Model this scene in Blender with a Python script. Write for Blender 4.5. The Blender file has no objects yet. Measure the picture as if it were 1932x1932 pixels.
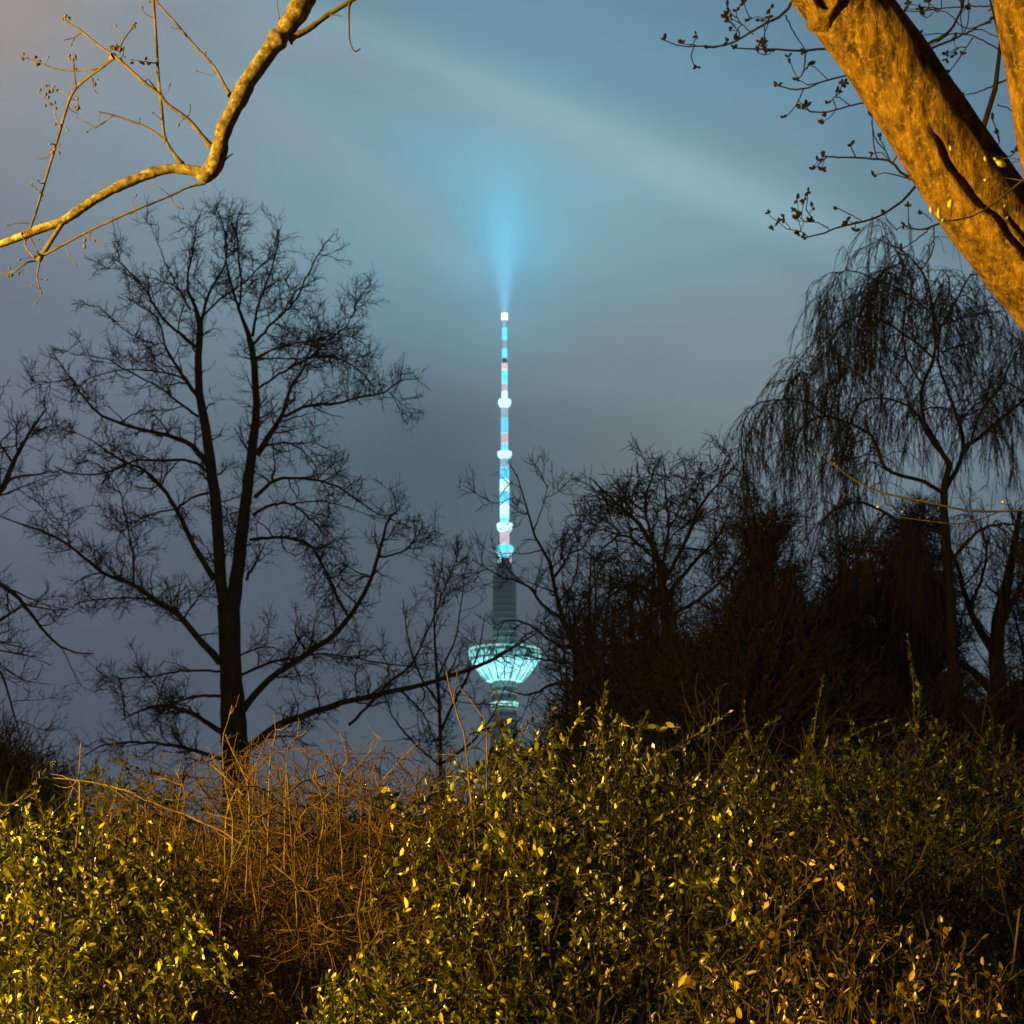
import bpy, math
import numpy as np
from mathutils import Vector

# ------------------------------------------------------------------ camera, sky, exposure
F = 3369.0; CX = 966.0; HOR = 1750.0; EYE = 1.6        # a 32 degree lens held level, shifted up
scene = bpy.context.scene
COL = scene.collection
cam_d = bpy.data.cameras.new("camera"); cam = bpy.data.objects.new("camera", cam_d); COL.objects.link(cam)
cam.location = (0, 0, EYE); cam.rotation_euler = (math.radians(90), 0, 0)
cam_d.sensor_width = 36; cam_d.sensor_fit = 'HORIZONTAL'
cam_d.lens = 36 * F / 1932.0
cam_d.shift_y = (HOR - 966.0) / 1932.0
cam_d.clip_start = 0.05; cam_d.clip_end = 6000
scene.camera = cam
scene.view_settings.view_transform = 'Standard'; scene.view_settings.look = 'None'
scene.view_settings.exposure = 0.0; scene.view_settings.gamma = 1.0
HAZE_D = 0.00050
LAMP_POS = (-3.9, 2.6, 3.3); LAMP_W = 3300.0; LAMP_COL = (1.0, 0.63, 0.08)
cam_d.dof.use_dof = True; cam_d.dof.focus_distance = 5.4; cam_d.dof.aperture_fstop = 13

def lin(r, g, b):
    return tuple(((c/255)/12.92 if c/255 <= .04045 else ((c/255+.055)/1.055)**2.4) for c in (r, g, b)) + (1.0,)

class NG:
    """small helper for writing node maths"""
    def __init__(s, nt): s.nt = nt
    def n(s, t, **k):
        x = s.nt.nodes.new(t)
        for a, b in k.items(): setattr(x, a, b)
        return x
    def setin(s, node, i, v):
        if isinstance(v, bpy.types.NodeSocket): s.nt.links.new(v, node.inputs[i])
        else: node.inputs[i].default_value = v
    def m(s, op, a, b=0.0, c=0.0, clamp=False):
        x = s.n('ShaderNodeMath', operation=op, use_clamp=clamp)
        s.setin(x, 0, a); s.setin(x, 1, b); s.setin(x, 2, c)
        return x.outputs[0]
    def mix(s, f, a, b):
        x = s.n('ShaderNodeMix', data_type='RGBA')
        s.setin(x, 0, f); s.setin(x, 6, a); s.setin(x, 7, b)
        return x.outputs[2]

world = bpy.data.worlds.new("World"); scene.world = world; world.use_nodes = True
wt = world.node_tree; wt.nodes.clear(); g = NG(wt)
tc = g.n('ShaderNodeTexCoord'); sep = g.n('ShaderNodeSeparateXYZ'); wt.links.new(tc.outputs['Generated'], sep.inputs[0])
dx, dy, dz = sep.outputs
dyc = g.m('MAXIMUM', dy, 0.08)
U = g.m('MULTIPLY_ADD', g.m('DIVIDE', dx, dyc), F, CX)          # sky direction east/up of the tower's bearing
V = g.m('MULTIPLY_ADD', g.m('DIVIDE', dz, dyc), -F, HOR)
def gauss(cx, cy, sx, sy, rot=0.0, amp=1.0):
    c, s_ = math.cos(rot), math.sin(rot)
    a = g.m('SUBTRACT', U, cx); b = g.m('SUBTRACT', V, cy)
    p = g.m('ADD', g.m('MULTIPLY', a, c/sx), g.m('MULTIPLY', b, s_/sx))
    q = g.m('ADD', g.m('MULTIPLY', a, -s_/sy), g.m('MULTIPLY', b, c/sy))
    r2 = g.m('ADD', g.m('MULTIPLY', p, p), g.m('MULTIPLY', q, q))
    return g.m('MULTIPLY', g.m('EXPONENT', g.m('MULTIPLY', r2, -0.5)), amp)
col = lin(86, 100, 112)
SKY = [  # cx, cy, sx, sy, rot, amount, colour of the lit cloud there
    (150, 1300, 480, 330, 0, .9, (68, 73, 89)),
    (0, 750, 330, 260, 0, .8, (98, 104, 122)),
    (-60, -60, 360, 260, 0, .95, (182, 150, 128)),
    (150, 330, 260, 160, 0, .5, (128, 132, 142)),
    (980, 0, 520, 120, 0.1, .9, (76, 108, 130)),
    (1500, 130, 420, 150, .33, .9, (88, 126, 150)),
    (900, 400, 520, 250, .25, .9, (124, 168, 182)),
    (430, 330, 260, 110, .35, .5, (130, 146, 160)),
    (1300, 480, 280, 160, .3, .7, (124, 162, 174)),
    (1380, 720, 320, 180, .2, .85, (122, 136, 140)),
    (1130, 860, 190, 120, .1, .7, (102, 108, 106)),
    (800, 870, 170, 160, .2, .95, (66, 84, 95)),
    (860, 640, 160, 60, .5, .35, (104, 130, 140)),
    (1000, 1250, 520, 200, 0, .75, (64, 69, 80)),
    (955, 330, 230, 170, 0, .5, (116, 186, 208)),
    (952, 465, 62, 85, 0, .6, (108, 205, 240)),
    (952, 560, 60, 40, 0, .4, (100, 150, 170)),
]
for cx, cy, sx, sy, ro, am, cc in SKY:
    col = g.mix(gauss(cx, cy, sx, sy, ro, am), col, lin(*cc))
for cx, cy, sx, sy, ro, am, cc in [(1050, 235, 460, 30, .385, .70, (152, 190, 198)), (1330, 350, 280, 50, .36, .42, (144, 178, 190)), (1180, 420, 300, 30, .40, .14, (140, 176, 188)), (700, 330, 260, 26, .80, .24, (150, 182, 192)), (1180, 160, 300, 22, .37, .25, (86, 124, 148)),
                                   (520, 60, 300, 36, .33, .5, (140, 150, 158)), (560, 250, 280, 30, .62, .38, (150, 165, 178)),
                                   (760, 130, 240, 28, .40, .25, (90, 122, 150))]:
    col = g.mix(gauss(cx, cy, sx, sy, ro, am), col, lin(*cc))
# drifting cloud texture, stretched along the streaks
mp = g.n('ShaderNodeMapping'); mp.inputs['Rotation'].default_value = (0, -0.37, 0); mp.inputs['Scale'].default_value = (3.0, 3.0, 11.0)
wt.links.new(tc.outputs['Generated'], mp.inputs[0])
nz = g.n('ShaderNodeTexNoise'); nz.inputs['Scale'].default_value = 1.6; nz.inputs['Detail'].default_value = 7; nz.inputs['Roughness'].default_value = .6; nz.inputs['Distortion'].default_value = .8
wt.links.new(mp.outputs[0], nz.inputs['Vector'])
nz2 = g.n('ShaderNodeTexNoise'); nz2.inputs['Scale'].default_value = 900; nz2.inputs['Detail'].default_value = 1
wt.links.new(tc.outputs['Generated'], nz2.inputs['Vector'])
mod = g.m('ADD', g.m('MULTIPLY_ADD', nz.outputs[0], 0.50, 0.77), g.m('MULTIPLY_ADD', nz2.outputs[0], 0.16, -0.08))
# the glow lives round the tower; the rest of the night sky is dark
away = g.m('ADD', g.m('MULTIPLY', g.m('SUBTRACT', dy, 0.25), 1.6, clamp=True), 0.05, clamp=True)
low = g.m('MULTIPLY_ADD', dz, 8.0, 1.0, clamp=True)
sky = g.n('ShaderNodeTexSky', sky_type='NISHITA', sun_disc=False)
sky.sun_elevation = math.radians(-6); sky.sun_rotation = math.radians(180)
bg = g.n('ShaderNodeBackground'); wt.links.new(col, bg.inputs[0])
wt.links.new(g.m('MULTIPLY', g.m('MULTIPLY', mod, away), g.m('MULTIPLY', low, 1.62)), bg.inputs[1])
bg2 = g.n('ShaderNodeBackground'); wt.links.new(sky.outputs[0], bg2.inputs[0]); bg2.inputs[1].default_value = 0.003
ad = g.n('ShaderNodeAddShader'); wo = g.n('ShaderNodeOutputWorld')
wt.links.new(bg.outputs[0], ad.inputs[0]); wt.links.new(bg2.outputs[0], ad.inputs[1]); wt.links.new(ad.outputs[0], wo.inputs[0])

# ------------------------------------------------------------------ object helpers
def tag(o, label=None, cat=None, group=None, kind=None):
    if label: o['label'] = label
    if cat: o['category'] = cat
    if group: o['group'] = group
    if kind: o['kind'] = kind
    return o
def empty(name, loc, label, cat, group=None):
    o = bpy.data.objects.new(name, None); COL.objects.link(o); o.location = loc; o.empty_display_size = .3
    return tag(o, label, cat, group)
def nrm(a):
    return a / np.maximum(np.linalg.norm(a, axis=-1, keepdims=True), 1e-9)
class MB:
    def __init__(s): s.v = []; s.f = {}; s.c = 0; s.mi = {}
    def add(s, verts, faces, mat=0):
        """faces: list of int arrays (k,3) or (k,4)"""
        verts = np.asarray(verts, dtype=np.float64).reshape(-1, 3)
        for fa in faces:
            fa = np.asarray(fa)
            if len(fa): s.f.setdefault((fa.shape[1], mat), []).append(fa + s.c)
        s.v.append(verts); s.c += len(verts)
    def build(s, name, mats, parent=None, smooth=True):
        if not isinstance(mats, (list, tuple)): mats = [mats]
        me = bpy.data.meshes.new(name)
        v = np.concatenate(s.v)
        loc = np.zeros(3)
        if parent is not None: loc = np.array(parent.matrix_world.translation if False else parent_loc(parent))
        v = v - loc
        me.vertices.add(len(v)); me.vertices.foreach_set('co', v.astype(np.float32).ravel())
        loops = []; starts = []; mi = []; p = 0
        for (k, m), L in s.f.items():
            fa = np.concatenate(L); loops.append(fa.ravel()); starts.append(p + np.arange(len(fa))*k); p += len(fa)*k
            mi.append(np.full(len(fa), m))
        loops = np.concatenate(loops); starts = np.concatenate(starts); mi = np.concatenate(mi)
        me.loops.add(len(loops)); me.loops.foreach_set('vertex_index', loops.astype(np.int32))
        me.polygons.add(len(starts)); me.polygons.foreach_set('loop_start', starts.astype(np.int32))
        me.polygons.foreach_set('material_index', mi.astype(np.int32))
        me.polygons.foreach_set('use_smooth', np.full(len(starts), smooth))
        me.update(calc_edges=True); me.validate()
        for m in mats: me.materials.append(m)
        o = bpy.data.objects.new(name, me); COL.objects.link(o)
        if parent is not None: o.parent = parent
        return o
def parent_loc(o):
    l = np.zeros(3)
    while o is not None: l = l + np.array(o.location); o = o.parent
    return l
def tubes(mb, P, R, sides=3, mat=0, cap=False):
    P = np.asarray(P, float); R = np.asarray(R, float)
    if P.ndim == 2: P = P[None]; R = R[None]
    if len(P) == 0: return
    N, n = P.shape[:2]
    T = nrm(np.gradient(P, axis=1)); mt = nrm(T.mean(axis=1))
    ref = np.zeros((N, 3)); ref[np.arange(N), np.abs(mt).argmin(axis=1)] = 1
    u = nrm(np.cross(T, ref[:, None, :])); w = np.cross(T, u)
    a = np.arange(sides) * 2*math.pi/sides
    ring = P[:, :, None, :] + R[:, :, None, None]*(np.cos(a)[None, None, :, None]*u[:, :, None, :] + np.sin(a)[None, None, :, None]*w[:, :, None, :])
    idx = np.arange(N*n*sides).reshape(N, n, sides)
    A = idx[:, :-1]; B = idx[:, 1:]
    q = np.stack([A, np.roll(A, -1, 2), np.roll(B, -1, 2), B], -1).reshape(-1, 4)
    mb.add(ring, [q], mat)
def smooth_line(pts, n):
    """Catmull-Rom through pts (k,d) resampled to n points"""
    p = np.asarray(pts, float); k = len(p)
    if k == 2: p = np.array([p[0], (p[0]+p[1])/2, p[1]]); k = 3
    e = np.vstack([2*p[0]-p[1], p, 2*p[-1]-p[-2]])
    cl = np.r_[0, np.cumsum(np.linalg.norm(np.diff(p[:, :2], axis=0), axis=1) + 1e-6)]
    s = np.interp(np.linspace(0, cl[-1], n), cl, np.arange(k)); i = np.minimum(s.astype(int), k-2); t = (s-i)[:, None]
    a, b, c, d = e[i], e[i+1], e[i+2], e[i+3]
    return .5*((2*b)+(-a+c)*t+(2*a-5*b+4*c-d)*t*t+(-a+3*b-3*c+d)*t**3)
def at(px, py, d):
    return np.stack([(np.asarray(px)-CX)/F*d, np.asarray(d)+0*np.asarray(px), EYE+(HOR-np.asarray(py))/F*d], -1)
def spawn(rng, P, R, per, tr=(.15, 1.0), ang=(50, 14), ln=(.5, .5), fall=.4, rr=.6, r=(.01, .004), n=5, wig=.18, trop=(0, 0, .3), depthbias=1.0):
    L = np.linalg.norm(np.diff(P, axis=1), axis=2).sum(1)
    cnt = rng.poisson(L*per); pi = np.repeat(np.arange(len(P)), cnt); M = len(pi)
    n0 = P.shape[1]; t = rng.uniform(tr[0], tr[1], M); s = t*(n0-1); i = np.minimum(s.astype(int), n0-2); f = (s-i)[:, None]
    pos = P[pi, i]*(1-f)+P[pi, i+1]*f; tan = nrm(P[pi, i+1]-P[pi, i]); pr = R[pi, i]*(1-f[:, 0])+R[pi, i+1]*f[:, 0]
    perp = rng.normal(size=(M, 3)); perp[:, 1] *= depthbias; perp = nrm(perp - (perp*tan).sum(1, keepdims=True)*tan)
    a = np.radians(rng.normal(ang[0], ang[1], M))[:, None]
    d = nrm(np.cos(a)*tan+np.sin(a)*perp)
    ll = (ln[0]+ln[1]*rng.random(M))*(1-fall*t); r0 = np.minimum(pr*rr, r[0]); r0 = np.maximum(r0, r[1])
    Q = np.zeros((M, n, 3)); Q[:, 0] = pos; tp = np.array(trop)
    for k in range(1, n):
        d = nrm(d + wig*rng.normal(size=(M, 3)) + tp/(n-1))
        Q[:, k] = Q[:, k-1] + d*(ll/(n-1))[:, None]
    w = np.linspace(0, 1, n)[None]
    return Q, r0[:, None]*(1-w)+np.minimum(r[1], r0)[:, None]*.7*w

# ------------------------------------------------------------------ materials
def mat(name):
    m = bpy.data.materials.new(name); m.use_nodes = True
    nt = m.node_tree; return m, NG(nt), nt.nodes['Principled BSDF']
def bark(name, c1, c2, scale=8, bump=.3, rough=.9, dist=.01, stretch=(1, 1, .35), detail=6, lichen=None):
    m, g, b = mat(name); nt = m.node_tree
    tc = g.n('ShaderNodeTexCoord'); mp = g.n('ShaderNodeMapping'); mp.inputs['Scale'].default_value = stretch
    nt.links.new(tc.outputs['Object'], mp.inputs[0])
    nz = g.n('ShaderNodeTexNoise'); nz.inputs['Scale'].default_value = scale; nz.inputs['Detail'].default_value = detail; nz.inputs['Roughness'].default_value = .62
    nt.links.new(mp.outputs[0], nz.inputs['Vector'])
    rp = g.n('ShaderNodeValToRGB'); rp.color_ramp.elements[0].position = .36; rp.color_ramp.elements[1].position = .66
    rp.color_ramp.elements[0].color = (*c1, 1); rp.color_ramp.elements[1].color = (*c2, 1)
    nt.links.new(nz.outputs[0], rp.inputs[0]); c = rp.outputs[0]
    if lichen:
        n2 = g.n('ShaderNodeTexNoise'); n2.inputs['Scale'].default_value = lichen[0]; n2.inputs['Detail'].default_value = 5; n2.inputs['Roughness'].default_value = .7
        nt.links.new(tc.outputs['Object'], n2.inputs['Vector'])
        f = g.m('MULTIPLY', g.m('SUBTRACT', n2.outputs[0], .52), 9.0, clamp=True)
        c = g.mix(g.m('MULTIPLY', f, lichen[2]), c, (*lichen[1], 1))
    nt.links.new(c, b.inputs['Base Color']); b.inputs['Roughness'].default_value = rough
    b.inputs['Specular IOR Level'].default_value = .25
    bp = g.n('ShaderNodeBump'); bp.inputs['Strength'].default_value = bump; bp.inputs['Distance'].default_value = dist
    nt.links.new(nz.outputs[0], bp.inputs['Height']); nt.links.new(bp.outputs[0], b.inputs['Normal'])
    return m
def leafmat(name, dark, light, rough=.32, trans=.25, pale=None):
    m, g, b = mat(name); nt = m.node_tree
    ge = g.n('ShaderNodeNewGeometry'); rp = g.n('ShaderNodeValToRGB')
    e = rp.color_ramp.elements; e[0].color = (*dark, 1); e[1].color = (*light, 1); e[0].position = .15; e[1].position = .80
    if pale: x = e.new(.95); x.color = (*pale, 1)  # pale young leaves, brightened to stand in for lamp highlights
    nt.links.new(ge.outputs['Random Per Island'], rp.inputs[0])
    nt.links.new(rp.outputs[0], b.inputs['Base Color'])
    b.inputs['Roughness'].default_value = rough; b.inputs['Specular IOR Level'].default_value = .6
    tr = g.n('ShaderNodeBsdfTranslucent'); nt.links.new(rp.outputs[0], tr.inputs[0])
    mx = g.n('ShaderNodeMixShader'); mx.inputs[0].default_value = trans
    out = [x for x in nt.nodes if x.type == 'OUTPUT_MATERIAL'][0]
    nt.links.new(b.outputs[0], mx.inputs[1]); nt.links.new(tr.outputs[0], mx.inputs[2]); nt.links.new(mx.outputs[0], out.inputs[0])
    return m
M_TREE = bark('dark_bark', (.030, .024, .018), (.075, .058, .040), 6, .3, dist=.02)
M_TWIG = bark('twig_bark', (.060, .047, .034), (.13, .10, .07), 12, .1)
M_WEEP = bark('weeping_twig_bark', (.12, .085, .045), (.22, .16, .08), 12, .1)
M_BIRCH = bark('weeping_tree_bark', (.045, .04, .03), (.10, .08, .055), 5, .3, dist=.02)
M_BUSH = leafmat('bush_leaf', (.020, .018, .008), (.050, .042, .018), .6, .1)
M_FAR = leafmat('background_leaf', (.06, .07, .03), (.12, .12, .06), .5, .2)

def emis(name, c, st, glow_mottle=.0, scale=1.0, base=(.5, .5, .5)):
    st = st*1.9 if name != 'sodium_glass' else st
    m, g, b = mat(name); nt = m.node_tree
    b.inputs['Base Color'].default_value = (*base, 1); b.inputs['Roughness'].default_value = .6
    b.inputs['Emission Color'].default_value = lin(*c)
    if glow_mottle > 0:
        tc = g.n('ShaderNodeTexCoord'); nz = g.n('ShaderNodeTexNoise'); nz.inputs['Scale'].default_value = scale; nz.inputs['Detail'].default_value = 4
        nt.links.new(tc.outputs['Object'], nz.inputs['Vector'])
        f = g.m('MULTIPLY_ADD', g.m('MULTIPLY', g.m('SUBTRACT', nz.outputs[0], .5), 2*glow_mottle), st, st)  # noise painted into the glow strength: brighter and dimmer patches
        nt.links.new(g.m('MAXIMUM', f, 0.02), b.inputs['Emission Strength'])
    else: b.inputs['Emission Strength'].default_value = st
    return m

# ------------------------------------------------------------------ ground
def ground():
    m, g, b = mat('park_grass'); nt = m.node_tree
    tc = g.n('ShaderNodeTexCoord'); nz = g.n('ShaderNodeTexNoise'); nz.inputs['Scale'].default_value = 1.3; nz.inputs['Detail'].default_value = 8
    nt.links.new(tc.outputs['Object'], nz.inputs['Vector'])
    rp = g.n('ShaderNodeValToRGB'); rp.color_ramp.elements[0].color = (.018, .022, .009, 1); rp.color_ramp.elements[1].color = (.06, .07, .03, 1)
    nt.links.new(nz.outputs[0], rp.inputs[0]); nt.links.new(rp.outputs[0], b.inputs['Base Color']); b.inputs['Roughness'].default_value = .95
    rng = np.random.default_rng(1)
    xs = np.r_[np.linspace(-1300, -60, 20), np.linspace(-50, 50, 60), np.linspace(60, 1300, 20)]
    ys = np.r_[np.linspace(-300, -12, 8), np.linspace(-10, 90, 60), np.linspace(100, 1400, 24)]
    X, Y = np.meshgrid(xs, ys); Z = .06*np.sin(X*.7+1)*np.cos(Y*.5) + .03*rng.normal(size=X.shape)*(np.abs(X) < 60)
    Z = np.where(Y > 100, 0, Z) - .05
    mb = MB(); ny, nx = X.shape; i = np.arange(nx*ny).reshape(ny, nx)
    mb.add(np.stack([X, Y, Z], -1), [np.stack([i[:-1, :-1], i[:-1, 1:], i[1:, 1:], i[1:, :-1]], -1).reshape(-1, 4)])
    tag(mb.build('ground', m), kind='structure')
ground()

# ------------------------------------------------------------------ television tower, about a kilometre off
TD = 1000.0; TX = 952.0
def lathe(mb, prof, segs=32, cx=0.0, cy=0.0, matl=0):
    """prof: list of (z, r)"""
    a = np.arange(segs)*2*math.pi/segs; p = np.array(prof, float)
    v = np.stack([cx+p[:, 1, None]*np.cos(a), cy+p[:, 1, None]*np.sin(a), p[:, 0, None]+0*a[None]], -1)
    i = np.arange(len(p)*segs).reshape(len(p), segs); A = i[:-1]; B = i[1:]
    q = np.stack([A, np.roll(A, -1, 1), np.roll(B, -1, 1), B], -1).reshape(-1, 4)
    mb.add(v, [q], matl)
def tower():
    bx, _, _ = at(TX, 1700, TD)
    root = empty('television_tower', (bx, TD, 0), 'tall television tower with cyan lit mast and round pod rising behind the bare trees', 'tower')
    zz = lambda py: EYE+(HOR-py)/F*TD
    ty = lambda p: (840+p/2.415)*.6788
    w = lambda p: p*.281/F*TD/2
    MAT = dict(
        c=emis('cyan_light_panel', (95, 215, 246), 1.15, .35, .35), b=emis('blue_light_panel', (90, 195, 245), 1.1, .3, .3),
        w=emis('white_cyan_light_panel', (190, 244, 255), 1.15, .3, .4), r=emis('pink_light_panel', (240, 190, 192), .9, .3, .4),
        o=emis('warm_top_light', (255, 225, 200), 1.5), k=emis('red_glow_panel', (196, 176, 192), .85, .3, .4),  # reddish panel glows too, its lit look painted as emission
        g=emis('dim_mast_panel', (150, 185, 200), .72, .5, .3, (.3, .3, .3)), d=emis('faint_mast_glow', (90, 100, 110), .1, 0, 1, (.15, .15, .16)))  # dim and darkest mast sections also get a painted glow
    segs = [(75, 115, 44, 'o'), (115, 175, 20, 'g'), (175, 250, 31, 'c'), (250, 315, 22, 'g'), (315, 375, 33, 'c'), (375, 412, 22, 'd'), (412, 455, 40, 'r'),
            (455, 545, 40, 'c'), (545, 600, 38, 'k'), (600, 655, 40, 'w'), (705, 775, 48, 'g'), (775, 880, 48, 'b'), (880, 950, 48, 'k'), (950, 1005, 48, 'b'),
            (1048, 1105, 60, 'g'), (1105, 1195, 62, 'b'), (1195, 1270, 66, 'w'), (1270, 1350, 66, 'b'), (1350, 1445, 64, 'w'), (1445, 1487, 60, 'c'), (1540, 1635, 66, 'k')]
    for a, b_, ww, m in segs:
        mb = MB(); z1 = zz(ty(a)); z0 = zz(ty(b_)); r = w(ww)
        n = 8; ang = np.arange(n)*2*math.pi/n
        lathe(mb, [(z0, r*.86), (z0+.02, r*.9), (z1-.3, r*.9), (z1-.25, .05)], 16, bx, TD)
        for k in ang:      # corner rails of the mast
            x = bx+r*.93*math.cos(k+.2); y = TD+r*.93*math.sin(k+.2)
            tubes(mb, [(x, y, z0-.3), (x, y, (z0+z1)/2), (x, y, z1+.3)], [.18]*3, 4)
        o = mb.build('mast_light' if m not in 'gd' else 'mast_section', MAT[m], root)
    for a, b_, ww in [(655, 705, 82), (1005, 1048, 92), (1487, 1540, 102)]:
        mb = MB(); z1 = zz(ty(a)); z0 = zz(ty(b_)); r = w(ww); h = z1-z0
        lathe(mb, [(z0, r*.6), (z0+.05*h, r*.8), (z0+.3*h, r*.97), (z0+.45*h, r), (z0+.5*h, r*.9), (z0+.8*h, r*.9), (z0+.84*h, r*1.02), (z1, r*1.0), (z1+.1, r*.5)], 28, bx, TD)
        for k in range(14):
            x = bx+r*math.cos(k*.4488); y = TD+r*math.sin(k*.4488)
            tubes(mb, [(x, y, z0+.4*h), (x, y, z1)], [.15]*2, 4)
        mb.build('platform', MAT['w'], root)
    mb = MB(); z1 = zz(ty(1635)); z0 = zz(ty(1712)); h = z1-z0; r = w(122)
    lathe(mb, [(z0, r*.55), (z0+.25*h, r*.72), (z0+.5*h, r*.95), (z0+.7*h, r), (z0+.9*h, r*.96), (z1, r*.8), (z1+.1, r*.4)], 32, bx, TD)
    mb.build('platform', MAT['c'], root)
    for dxp, ww in ((-31, 24), (39, 15)):
        mb = MB(); x = bx+dxp*.281/F*TD
        zb = zz(ty(1752)); tubes(mb, [(x, TD-3, zb), (x, TD-3, zz(ty(1700))), (x, TD-3, z0+.4*h)], [w(ww)]*3, 10)
        mb.build('light_post', MAT['w'] if dxp < 0 else MAT['r'], root)
    # concrete shaft
    sm, g_, b = mat('tower_concrete'); b.inputs['Roughness'].default_value = .8; nt = sm.node_tree
    tc = g_.n('ShaderNodeTexCoord'); nz = g_.n('ShaderNodeTexNoise'); nz.inputs['Scale'].default_value = .2; nt.links.new(tc.outputs['Object'], nz.inputs['Vector'])
    rp = g_.n('ShaderNodeValToRGB'); rp.color_ramp.elements[0].color = (.50, .47, .45, 1); rp.color_ramp.elements[1].color = (.66, .63, .60, 1)
    nt.links.new(nz.outputs[0], rp.inputs[0]); nt.links.new(rp.outputs[0], b.inputs['Base Color'])
    px = 1/F*TD
    prof = [(0, 16), (40, 11)]
    for z in np.linspace(60, zz(1090), 40):
        r = np.interp(z, [60, zz(1330), zz(1280), zz(1090)], [10, 23*px, 23*px, 22*px]); prof += [(z, r), (z+1.0, r), (z+1.05, r*1.01), (z+1.5, r*1.01), (z+1.55, r)]
    prof += [(zz(1086), 18*px), (zz(1075), 15*px), (zz(1055), 14*px), (zz(1050), .1)]
    mb = MB(); lathe(mb, prof, 28, bx, TD); shaft = mb.build('shaft', sm, root)
    # pod
    bowl = emis('bowl_light', (150, 238, 246), 1.35, .9, .16); dim = emis('pod_deck', (70, 110, 112), .35, .9, .35, (.12, .13, .13))
    mb = MB(); zt = zz(1247); zb = zz(1286)
    lathe(mb, [(zb, 24*px), (zb+.3, 35*px), (zz(1281), 38*px), (zz(1279), 41.5*px), (zz(1266), 51*px), (zz(1265), 53*px), (zz(1253), 60.5*px), (zt, 62*px), (zt+.1, 30*px)], 20, bx, TD)
    mb.build('bowl', bowl, root, smooth=False)
    for k in range(20):
        a = k*2*math.pi/20; mb = MB(); f = lambda r_, z_: (bx+r_*px*math.cos(a), TD+r_*px*math.sin(a), z_)
        tubes(mb, [f(35.3, zb), f(41.8, zz(1279)), f(51.3, zz(1266)), f(60.8, zz(1253)), f(62.3, zt)], [.35]*5, 4); mb.build('rib', sm, root)
    mb = MB(); lathe(mb, [(zt+.3, 60*px), (zz(1244), 64*px), (zz(1240), 66*px), (zz(1229), 66*px), (zz(1228.5), 40*px)], 48, bx, TD)
    deck = mb.build('deck', dim, root)
    rimm = emis('rim_light', (150, 225, 215), .75, .9, .3)
    mb = MB(); lathe(mb, [(zz(1228.2), 66*px), (zz(1227.5), 67.5*px), (zz(1225), 67.5*px), (zz(1224.6), 60*px)], 48, bx, TD)
    for k in range(24):
        a = k*2*math.pi/24; x = bx+67.2*px*math.cos(a); y = TD+67.2*px*math.sin(a)
        tubes(mb, [(x, y, zz(1246)), (x, y, zz(1226))], [.28]*2, 4)
    mb.build('rim', rimm, root)
    wl = emis('deck_window_light', (120, 225, 225), .9)
    for k in range(30):
        a = math.pi + (k+.5)/30*math.pi; 
        if k % 5 in (1, 2): continue
        x = bx+65.9*px*math.cos(a); y = TD+65.9*px*math.sin(a); mb = MB()
        tx, ty_ = -math.sin(a), math.cos(a); h0, h1 = zz(1243), zz(1234); hw = .9
        ox, oy = .25*math.cos(a), .25*math.sin(a)
        v = [(x-tx*hw+ox*e, y-ty_*hw+oy*e, h0) for e in (0, 1)]+[(x+tx*hw+ox*e, y+ty_*hw+oy*e, h0) for e in (0, 1)]
        v += [(p[0], p[1], h1) for p in v]
        mb.add(v, [[(1, 3, 7, 5), (4, 5, 7, 6), (0, 2, 3, 1), (0, 1, 5, 4), (2, 6, 7, 3)]])
        mb.build('window', wl, deck, smooth=False)
    mb = MB(); lathe(mb, [(zz(1334), 20*px), (zz(1333), 25*px), (zz(1326), 26*px), (zz(1325), 20*px)], 36, bx, TD)
    mb.build('platform', emis('low_ring_light', (165, 240, 228), 1.0, .8, .3), root)
    mb = MB(); lathe(mb, [(zz(1312), 20*px), (zz(1311), 25.5*px), (zz(1306), 25.5*px), (zz(1305), 20*px)], 36, bx, TD)
    mb.build('platform', emis('dim_ring_light', (120, 140, 140), .5, .8, .3), root)
    mb = MB(); lathe(mb, [(zz(1352), 20*px), (zz(1351), 23.6*px), (zz(1337), 23.6*px), (zz(1336), 20*px)], 36, bx, TD)
    mb.build('lit_band', emis('green_band_light', (90, 120, 108), .6, .9, .3), root)
    mb = MB(); lathe(mb, [(zz(1452), 22*px), (zz(1451), 25*px), (zz(1428), 25*px), (zz(1427), 22*px)], 36, bx, TD)
    mb.build('lit_band', emis('green_band_light', (110, 150, 140), .8, .6, .3), root)
    # searchlight beam above the mast, its scattered light painted as a glowing volume
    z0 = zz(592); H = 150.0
    m = bpy.data.materials.new('beam_glow'); m.use_nodes = True; nt = m.node_tree; nt.nodes.clear(); g_ = NG(nt)
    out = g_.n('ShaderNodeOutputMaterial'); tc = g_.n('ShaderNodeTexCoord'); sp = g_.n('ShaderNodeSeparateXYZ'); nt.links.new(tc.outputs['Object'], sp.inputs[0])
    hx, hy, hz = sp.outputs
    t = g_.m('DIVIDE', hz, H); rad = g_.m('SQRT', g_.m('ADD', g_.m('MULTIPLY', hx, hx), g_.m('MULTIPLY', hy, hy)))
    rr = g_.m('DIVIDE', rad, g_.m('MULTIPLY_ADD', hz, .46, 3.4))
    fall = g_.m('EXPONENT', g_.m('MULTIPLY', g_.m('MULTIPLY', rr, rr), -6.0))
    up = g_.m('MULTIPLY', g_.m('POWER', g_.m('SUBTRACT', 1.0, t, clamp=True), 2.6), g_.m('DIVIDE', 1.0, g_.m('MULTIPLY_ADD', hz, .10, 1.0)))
    ed = g_.m('MULTIPLY', g_.m('SUBTRACT', 1.0, rr, clamp=True), 2.0, clamp=True)
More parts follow.
